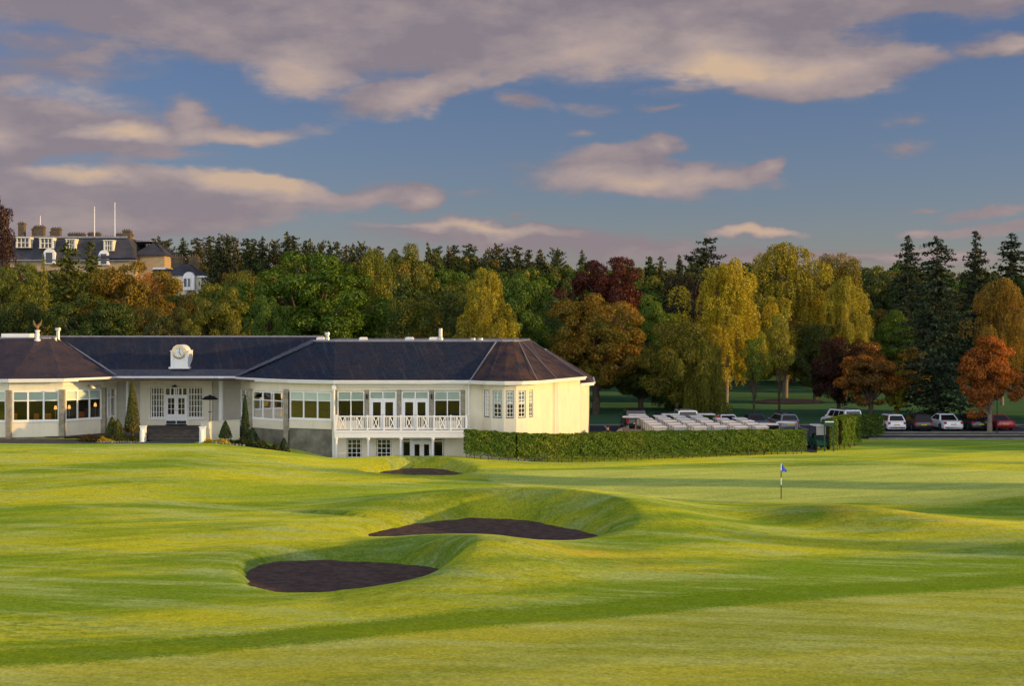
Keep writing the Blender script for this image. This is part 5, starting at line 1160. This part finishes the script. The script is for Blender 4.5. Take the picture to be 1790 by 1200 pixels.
# ------------------------------------------------------------------ cars
def paint(name, c, r=.3): 
    M[name] = mat(name, c, r, .5, 0, var=.03, coat=.8); return name
for nm, c in (('white_paintwork', (.80, .82, .86)), ('black_paintwork', (.012, .013, .017)), ('blue_paintwork', (.018, .035, .07)), ('silver_paintwork', (.20, .23, .28)), ('red_paintwork', (.40, .01, .025)), ('dark_paintwork', (.02, .022, .03))): paint(nm, c)
M['dark_trim'] = mat('dark_plastic_trim', (.02, .02, .022), .6, .3, var=0)
def loft(mb, rings, close=True):
    k0 = len(mb.v); n = len(rings[0]); mb.m.append((k0, len(mb.f)))
    for r_ in rings: mb.v += [tuple(p) for p in r_]
    for i in range(len(rings) - 1):
        for j in range(n): a = k0 + i * n + j; b = k0 + i * n + (j + 1) % n; mb.f.append((a, b, b + n, a + n))
    mb.f.append(tuple(k0 + j for j in range(n))); mb.f.append(tuple(k0 + (len(rings) - 1) * n + j for j in reversed(range(n))))
def car(label, px, D, L_, W_, H_, style, pnt, rz=0, name='parked_car', group='cars in the car park', cat='car'):
    x, y = P(px, D); root = thing(name, label, cat, (0, 0, 0), 0, group); w2 = W_ / 2
    belt = {'suv': .60, 'hatch': .60, 'saloon': .62, 'coupe': .64, 'estate': .61}[style] * H_; gc = .30 if style == 'suv' else .18
    bt = belt + .02; boot = {'suv': 0, 'hatch': 0, 'estate': 0, 'saloon': .22, 'coupe': .20}[style]   # boot length fraction
    st = [(-.5, .86, gc + .10, belt * .80), (-.487, .95, gc + .02, belt * .93), (-.46, .985, gc, bt if not boot else bt - .01), (-.3, 1.0, gc, bt + .01), (0, 1.0, gc, bt), (.2, 1.0, gc, bt - .01), (.27, .99, gc, bt - .03), (.42, .96, gc, bt - .14), (.47, .9, gc + .03, bt - .24), (.5, .78, gc + .10, bt - .36)]
    rings = []
    for (f_, wf, zb, zt) in st:
        ww = w2 * wf; yy = f_ * L_; rings.append([(-ww * .90, yy, zb), (-ww * .99, yy, zb + .10), (-ww, yy, zb + (zt - zb) * .55), (-ww * .955, yy, zt - .06), (-ww * .86, yy, zt), (ww * .86, yy, zt), (ww * .955, yy, zt - .06), (ww, yy, zb + (zt - zb) * .55), (ww * .99, yy, zb + .10), (ww * .90, yy, zb)])
    q = MB(); loft(q, rings)
    yb0 = (-.49 + boot) * L_; yb1 = .27 * L_; yr0 = {'suv': -.455, 'hatch': -.40, 'estate': -.42, 'saloon': -.16, 'coupe': -.12}[style] * L_; yr1 = {'suv': .14, 'hatch': .06, 'estate': .06, 'saloon': .05, 'coupe': .0}[style] * L_
    wb, wr = w2 * .93, w2 * (.80 if style == 'suv' else .70); zr = H_
    gh = []
    def gring(f_):   # cross sections of the greenhouse along the car
        pass
    base_ = [(-wb, yb0, bt - .03), (wb, yb0, bt - .03), (wb, yb1, bt - .05), (-wb, yb1, bt - .05)]
    mid_ = [(-wr * 1.02, yr0 - .02, zr - .07), (wr * 1.02, yr0 - .02, zr - .07), (wr * 1.02, yr1 + .05, zr - .07), (-wr * 1.02, yr1 + .05, zr - .07)]
    top_ = [(-wr * .88, yr0 + .10, zr), (wr * .88, yr0 + .10, zr), (wr * .88, yr1 - .12, zr - .01), (-wr * .88, yr1 - .12, zr - .01)]
    k0 = len(q.v); q.v += base_ + mid_ + top_
    for l in (0, 4):
        for j in range(4): a = k0 + l + j; b = k0 + l + (j + 1) % 4; q.f.append((a, b, b + 4, a + 4))
    q.f.append((k0 + 8, k0 + 9, k0 + 10, k0 + 11))
    body = q.build('body', M[pnt], root, True, 28)
    def pane(A, B, C_, D_, s0, s1, t0, t1, nm):
        A, B, C_, D_ = map(Vector, (A, B, C_, D_)); n_ = (B - A).cross(D_ - A).normalized()
        f_ = lambda s, t: (A.lerp(B, s)).lerp(D_.lerp(C_, s), t)
        q = MB(); pts = [f_(s0, t0), f_(s1, t0), f_(s1, t1), f_(s0, t1)]; q.hexa([p - n_ * .02 for p in pts], [p + n_ * .012 for p in pts]); q.build(nm, M['carglass'], root)
    pane(base_[0], base_[1], mid_[1], mid_[0], .07, .93, .12 if not boot else .06, .93, 'rear_window')
    pane(base_[2], base_[3], mid_[3], mid_[2], .05, .95, .06, .95, 'windscreen')
    nside = 3 if style in ('suv', 'estate') else 2
    for s, (a, b) in ((-1, (3, 0)), (1, (1, 2))):
        A, B, C_, D_ = base_[a], base_[b], mid_[b], mid_[a]
        cuts = np.linspace(.10, .93, nside + 1)
        for i in range(nside): pane(A, B, C_, D_, cuts[i] + .012, cuts[i + 1] - .012, .10, .93, 'side_window')
    for s in (-1, 1):
        for f_ in (-.31, .31):
            wr_ = .36 if style == 'suv' else .315; q = MB(); q.lathe([(wr_ * .97, -.105), (wr_, -.08), (wr_, .08), (wr_ * .97, .105)], (s * (w2 - .10), f_ * L_, wr_), 20, 'x'); wh = q.build('wheel', M['rubber'], root, True)
            q = MB(); q.lathe([(wr_ * .68, -.112), (wr_ * .60, -.10), (wr_ * .14, -.085), (wr_ * .14, .085), (wr_ * .60, .10), (wr_ * .68, .112)], (s * (w2 - .10), f_ * L_, wr_), 14, 'x'); q.build('rim', M['rim'], wh, True)
            q = MB(); pr = []
            for a in np.linspace(-.15, math.pi + .15, 12): pr.append((math.cos(a), math.sin(a)))
            for (c0, s0), (c1, s1) in zip(pr[:-1], pr[1:]):
                xa = s * (w2 + .002); r0, r1 = wr_ + .01, wr_ + .055; yy, zz = f_ * L_, wr_
                q.hexa([(xa, yy + r0 * c0, zz + r0 * s0), (xa, yy + r1 * c0, zz + r1 * s0), (xa, yy + r1 * c1, zz + r1 * s1), (xa, yy + r0 * c1, zz + r0 * s1)], [(xa - s * .2, yy + r0 * c0, zz + r0 * s0), (xa - s * .2, yy + r1 * c0, zz + r1 * s0), (xa - s * .2, yy + r1 * c1, zz + r1 * s1), (xa - s * .2, yy + r0 * c1, zz + r0 * s1)])
            q.build('wheel_arch', M['dark_trim'], root)
        q = MB(); q.box(s * w2 * .93 - .015 * s, s * w2 * .68, -L_ / 2 - .005, -L_ / 2 + .16, belt * .70, belt * .93) if s > 0 else q.box(s * w2 * .93, s * w2 * .68, -L_ / 2 - .005, -L_ / 2 + .16, belt * .70, belt * .93); q.build('tail_light', M['red_light'], root)
        q = MB(); q.box(min(s * w2, s * (w2 + .17)), max(s * w2, s * (w2 + .17)), .17 * L_, .17 * L_ + .09, belt, belt + .13); q.build('wing_mirror', M[pnt], root)
    q = MB(); q.box(-.26, .26, -L_ / 2 - .012, -L_ / 2 + .08, belt * .60, belt * .60 + .11); q.build('number_plate', M['yplate'], root)
    q = MB(); q.box(-w2 * .84, w2 * .84, -L_ / 2 + .0, -L_ / 2 + .1, gc + .08, gc + .20); q.build('bumper', M['dark_trim'], root)
    if style in ('suv', 'estate'):
        for s in (-1, 1): q = MB(); q.box(s * wr * .82 - .02, s * wr * .82 + .02, yr0 + .15, yr1 - .1, zr - .01, zr + .06); q.build('roof_rail', M['dark_trim'], root)
    root.location = (x, y + L_ / 2, .035); root.rotation_euler = (0, 0, rz)
    return root
car('dark car with a red tail light half hidden behind the clubhouse end', 1014, 128, 4.3, 1.75, 1.48, 'hatch', 'dark_paintwork')
car('tall black people carrier with roof rails at the left end of the car row', 1111, 125.5, 4.7, 1.95, 1.90, 'suv', 'black_paintwork', .03)
car('low dark hatchback between the black people carrier and the white off-roader', 1160, 127, 4.1, 1.75, 1.46, 'hatch', 'dark_paintwork')
car('large white off-roader with a black rear window band behind the buggies', 1203, 125.5, 4.8, 2.0, 1.86, 'suv', 'white_paintwork')
car('white coupe beside the person in red', 1277, 126, 4.5, 1.82, 1.38, 'coupe', 'white_paintwork', .05)
car('dark blue saloon behind the buggies', 1325, 126.5, 4.7, 1.82, 1.42, 'saloon', 'blue_paintwork', .12)
car('silver grey estate car behind the right end of the long hedge', 1376, 126.5, 4.7, 1.82, 1.46, 'estate', 'silver_paintwork', .12)
car('white boxy off-roader behind the tall hedge, seen at an angle', 1480, 127.5, 4.6, 1.9, 1.78, 'suv', 'white_paintwork', .30)
car('white hatchback next to the square-ended hedge', 1566, 126, 4.0, 1.70, 1.46, 'hatch', 'white_paintwork', .06)
car('small black hatchback between the two white cars', 1613, 126, 3.9, 1.75, 1.46, 'hatch', 'black_paintwork', .06)
car('white saloon between the two black cars', 1664, 126.2, 4.75, 1.83, 1.45, 'saloon', 'white_paintwork', .07)
car('black saloon behind the trunk of the orange maple', 1713, 126.6, 4.7, 1.83, 1.43, 'saloon', 'black_paintwork', .06)
car('red coupe at the right end of the car row', 1756, 127.2, 4.3, 1.78, 1.32, 'coupe', 'red_paintwork', .06)

# ------------------------------------------------------------------ golf buggies
M['curtain'] = mat('grey_canvas_curtain', (.46, .44, .42), .7, var=.1)
def buggy_proto():
    r_ = thing('golf_buggy', '', 'golf buggy', (0, 0, 0))
    q = MB(); loft(q, [[(-x_, y_, z_) for (x_, z_) in pr] + [(x_, y_, z_) for (x_, z_) in pr[::-1]] for y_, pr in ((-1.15, [(.50, .35), (.52, .62)]), (-1.05, [(.56, .28), (.58, .80)]), (-.35, [(.58, .25), (.58, .82)]), (-.34, [(.58, .25), (.58, .34)]), (.55, [(.58, .25), (.58, .34)]), (.60, [(.57, .25), (.56, .92)]), (1.0, [(.5, .28), (.5, .78)]), (1.2, [(.38, .35), (.36, .55)]))])
    q.build('body', M['buggybody'], r_)
    q = MB(); q.box(-.52, .52, -.42, .1, .66, .80); q.build('seat', M['seat'], r_)
    q = MB(); q.box(-.50, .50, -.50, -.42, .80, 1.20); q.build('backrest', M['seat'], r_)
    q = MB(); k = [[(-.50, -.80, 1.77), (.50, -.80, 1.77), (.50, .62, 1.77), (-.50, .62, 1.77)], [(-.53, -.84, 1.81), (.53, -.84, 1.81), (.53, .66, 1.81), (-.53, .66, 1.81)], [(-.46, -.76, 1.87), (.46, -.76, 1.87), (.46, .58, 1.87), (-.46, .58, 1.87)]]
    loft(q, k); q.build('canopy', M['canopy'], r_)
    for s in (-1, 1):
        q = MB(); q.tube([(s * .52, -.95, .75), (s * .52, -.9, 1.81)], [.02, .02], 5); q.build('canopy_post', M['dark_trim'], r_)
        q = MB(); q.tube([(s * .50, .85, .85), (s * .50, .62, 1.81)], [.02, .02], 5); q.build('canopy_post', M['dark_trim'], r_)
        for y_ in (-.75, .85): q = MB(); q.lathe([(.20, -.09), (.23, -.06), (.23, .06), (.20, .09)], (s * .50, y_, .23), 14, 'x'); q.build('wheel', M['rubber'], r_)
    q = MB(); q.tube([(-.25, .62, .9), (-.25, .40, 1.02)], [.015, .015], 5); q.lathe([(.16, -.012), (.17, 0), (.16, .012)], (-.25, .38, 1.03), 12, 'y'); q.build('steering_wheel', M['black'], r_)
    q = MB(); q.box(-.50, .50, -.90, -.86, 1.12, 1.76); q.build('rear_curtain', M['curtain'], r_)
    q = MB(); q.box(-.36, .36, -1.16, -1.06, .80, 1.02); q.build('bag_rack', M['dark_trim'], r_)
    return r_
bp0 = buggy_proto(); bused = False
def buggy(px, D, rz, label, group=None, x=None):
    global bused
    r_ = bp0 if not bused else copy_tree(bp0); bused = True
    xx = P(px, D)[0] if x is None else x; r_.location = (xx, D, .035); r_.rotation_euler = (0, 0, rz); r_['label'] = label
    if group: r_['group'] = group
    return r_
ords = ['leftmost', 'second from the left', 'third from the left', 'third from the right', 'second from the right', 'rightmost']
rows = [('front row against the hedge', 107.0), ('second row from the hedge', 109.9), ('middle row', 112.8), ('fourth row from the hedge', 115.7), ('back row', 118.6)]
xcol = [11.0, 12.55, 14.0, 15.5, 17.1, 18.6]
for ri, (rn, D) in enumerate(rows):
    for ci, xc in enumerate(xcol):
        if ri == 4 and ci in (4, 5): continue
        xo = xc - .05 * ri + random.uniform(-.06, .06)
        buggy(0, D + (0 if ci % 2 == 0 else .35) + random.uniform(-.12, .12), random.uniform(-.03, .03), f'parked pale-roofed golf buggy, {ords[ci]} in the {rn}', 'golf buggies parked in rows', xo)
GL = 'golf buggies parked across behind the rows'
buggy(1112, 120.6, 1.5, 'golf buggy standing sideways in front of the black people carrier', GL)
buggy(1102, 118.0, 1.45, 'golf buggy standing sideways nearest the clubhouse', GL)
buggy(1170, 121.2, 1.6, 'golf buggy standing sideways in front of the dark hatchback', GL)
buggy(1232, 121.4, 1.6, 'golf buggy standing sideways in front of the white off-roader', GL)
buggy(1342, 109.5, 1.45, 'golf buggy turned sideways at the right end of the buggy rows', GL)
b_ = buggy(1373, 111.5, 1.2, 'golf buggy with dark windscreen nearest the silver estate car', GL)
bb = buggy(1431, 108.6, .12, 'dark green golf buggy facing away on the path beside the green sign', None)
for ch in kids(bb):
    if ch.name.startswith(('body', 'seat', 'backrest')):
        me = ch.data.copy(); ch.data = me; me.materials.clear(); me.materials.append(M['green_paint'])
# green notice board on posts
sx_, sy_ = P(1449, 106.6); sg = thing('notice_board', 'dark green notice board on two posts at the path end of the tall hedge', 'sign', (sx_, sy_, 0)); sf = F(P(1441, 106.6), P(1458.5, 106.6))
q = MB(); q.fbox(sf, 0, sf.L, Zof(745.5, 106.6), Zof(736, 106.6), -.05, 0); bd = q.build('board', M['green_paint'], sg)
q = MB(); q.fbox(sf, .05, sf.L - .04, Zof(739, 106.6), Zof(737.2, 106.6), .002, .008); q.build('white_band', M['white'], bd)
for u_ in (.03, ): q = MB(); q.fbox(sf, u_ - .04, u_ + .04, 0, Zof(735.5, 106.6), -.09, -.051); q.build('post', M['green_paint'], sg)
q = MB(); q.fbox(sf, sf.L - .1, sf.L - .02, 0, Zof(735.5, 106.6), -.09, -.051); q.build('post', M['green_paint'], sg)
# lamp post among the cars
x, y = P(1743, 123.5); lp = thing('bollard_post', 'slim dark post standing right of the orange maple trunk', 'post', (x, y, 0)); q = MB(); q.tube([(x, y, -.1), (x, y, Zof(672, 123.5))], [.05, .04], 8); q.build('pole', M['black'], lp); q = MB(); q.lathe([(.09, Zof(672, 123.5)), (.16, Zof(670, 123.5)), (.16, Zof(668, 123.5)), (.05, Zof(666, 123.5))], (x, y, 0), 10); q.build('lamp_head', M['black'], lp)

# ------------------------------------------------------------------ people
def person(px, D, rz, label, top):
    x, y = P(px, D); root = thing('person', label, 'person', (x, y, .035), rz)
    V_ = [(0, 0, .98, .13), (0, 0, 1.18, .13), (0, .01, 1.38, .14), (0, .01, 1.50, .065), (0, .02, 1.60, .075), (0, .02, 1.70, .085), (0, .01, 1.76, .05)]
    E_ = [(i, i + 1) for i in range(6)]; rad = [v[3] for v in V_]; P_ = [v[:3] for v in V_]
    def chain(start, pts):
        k = start
        for (a, b, c, r_) in pts: P_.append((a, b, c)); rad.append(r_); E_.append((k, len(P_) - 1)); k = len(P_) - 1
        return k
    for s in (-1, 1):
        chain(0, [(s * .10, 0, .90, .10), (s * .11, .03, .50, .065), (s * .11, -.02, .09, .045), (s * .12, .12, .04, .038)])
        e_ = chain(2, [(s * .19, 0, 1.42, .06), (s * .25, -.02, 1.15, .043), (s * .24, .10, .92, .032), (s * .235, .13, .85, .028)])
        for k, (dx_, ln) in enumerate(((-.03, .075), (-.01, .085), (.01, .08), (.03, .065))): chain(e_, [(s * .235 + dx_, .14, .80, .009), (s * .235 + dx_, .15, .80 - ln * .5, .008), (s * .235 + dx_, .135, .80 - ln, .007)])
        chain(e_, [(s * .235 - s * .035, .16, .83, .010), (s * .235 - s * .045, .18, .79, .008)])
    me = bpy.data.meshes.new('body'); me.from_pydata(P_, E_, []); o = bpy.data.objects.new('body', me); COL.objects.link(o); o.parent = root; me.materials.append(M['skin'])
    sk_ = o.modifiers.new('skin', 'SKIN'); sk_.use_smooth_shade = True
    for i, r_ in enumerate(rad): me.skin_vertices[0].data[i].radius = (r_, r_); me.skin_vertices[0].data[i].use_root = (i == 0)
    o.modifiers.new('sub', 'SUBSURF').levels = 1
    o0 = Vector((x, y, .035)); A_ = lambda p: (p[0] + x, p[1] + y, p[2] + .035)
    q = MB(); q.lathe([(.185, .92), (.19, 1.1), (.205, 1.3), (.19, 1.44), (.09, 1.52)], A_((0, 0, 0)), 14)
    for s in (-1, 1): q.tube([A_((s * .17, 0, 1.44)), A_((s * .235, -.01, 1.25)), A_((s * .255, -.02, 1.13))], [.075, .065, .06], 8)
    q.build('shirt', M[top], root, True)
    q = MB(); q.lathe([(.175, .82), (.19, .95), (.185, 1.0)], A_((0, 0, 0)), 14)
    for s in (-1, 1): q.tube([A_((s * .09, 0, .93)), A_((s * .11, .03, .5)), A_((s * .11, -.01, .1))], [.115, .085, .07], 10)
    q.build('trousers', M['darkcloth'], root, True)
    q = MB(); q.lathe([(.095, 1.66), (.102, 1.72), (.09, 1.79), (.04, 1.83)], A_((0, -.012, 0)), 12); q.build('hair', M['hair'], root, True)
    q = MB()
    for s in (-1, 1): q.lathe([(.004, -.012), (.012, 0), (.004, .012)], A_((s * .032, .098, 1.69)), 8)
    q.build('eyes', M['black'], root)
    q = MB(); q.tube([A_((0, .10, 1.69)), A_((0, .125, 1.655)), A_((0, .10, 1.645))], [.008, .014, .01], 6); q.tube([A_((-.025, .094, 1.615)), A_((0, .10, 1.612)), A_((.025, .094, 1.615))], [.005, .007, .005], 6); q.build('nose_and_mouth', M['skin'], root)
    for s in (-1, 1): q = MB(); q.lathe([(.008, -.015), (.025, 0), (.008, .015)], A_((s * .088, .015, 1.68)), 8, 'x'); q.build('ear', M['skin'], root)
    for s in (-1, 1): q = MB(); loft(q, [[A_((s * .11 - .045, -.06, 0)), A_((s * .11 + .045, -.06, 0)), A_((s * .11 + .04, -.05, .08)), A_((s * .11 - .04, -.05, .08))], [A_((s * .12 - .05, .15, 0)), A_((s * .12 + .05, .15, 0)), A_((s * .12 + .035, .14, .06)), A_((s * .12 - .035, .14, .06))], [A_((s * .12 - .03, .20, 0)), A_((s * .12 + .03, .20, 0)), A_((s * .12 + .02, .19, .03)), A_((s * .12 - .02, .19, .03))]]); q.build('shoe', M['black'], root)
    return root
person(1255.5, 123.6, .4, 'person in a red top standing left of the white coupe', 'redcloth')
person(1062.5, 107.6, 2.6, 'person whose head shows above the long hedge right of the clubhouse', 'darkcloth')
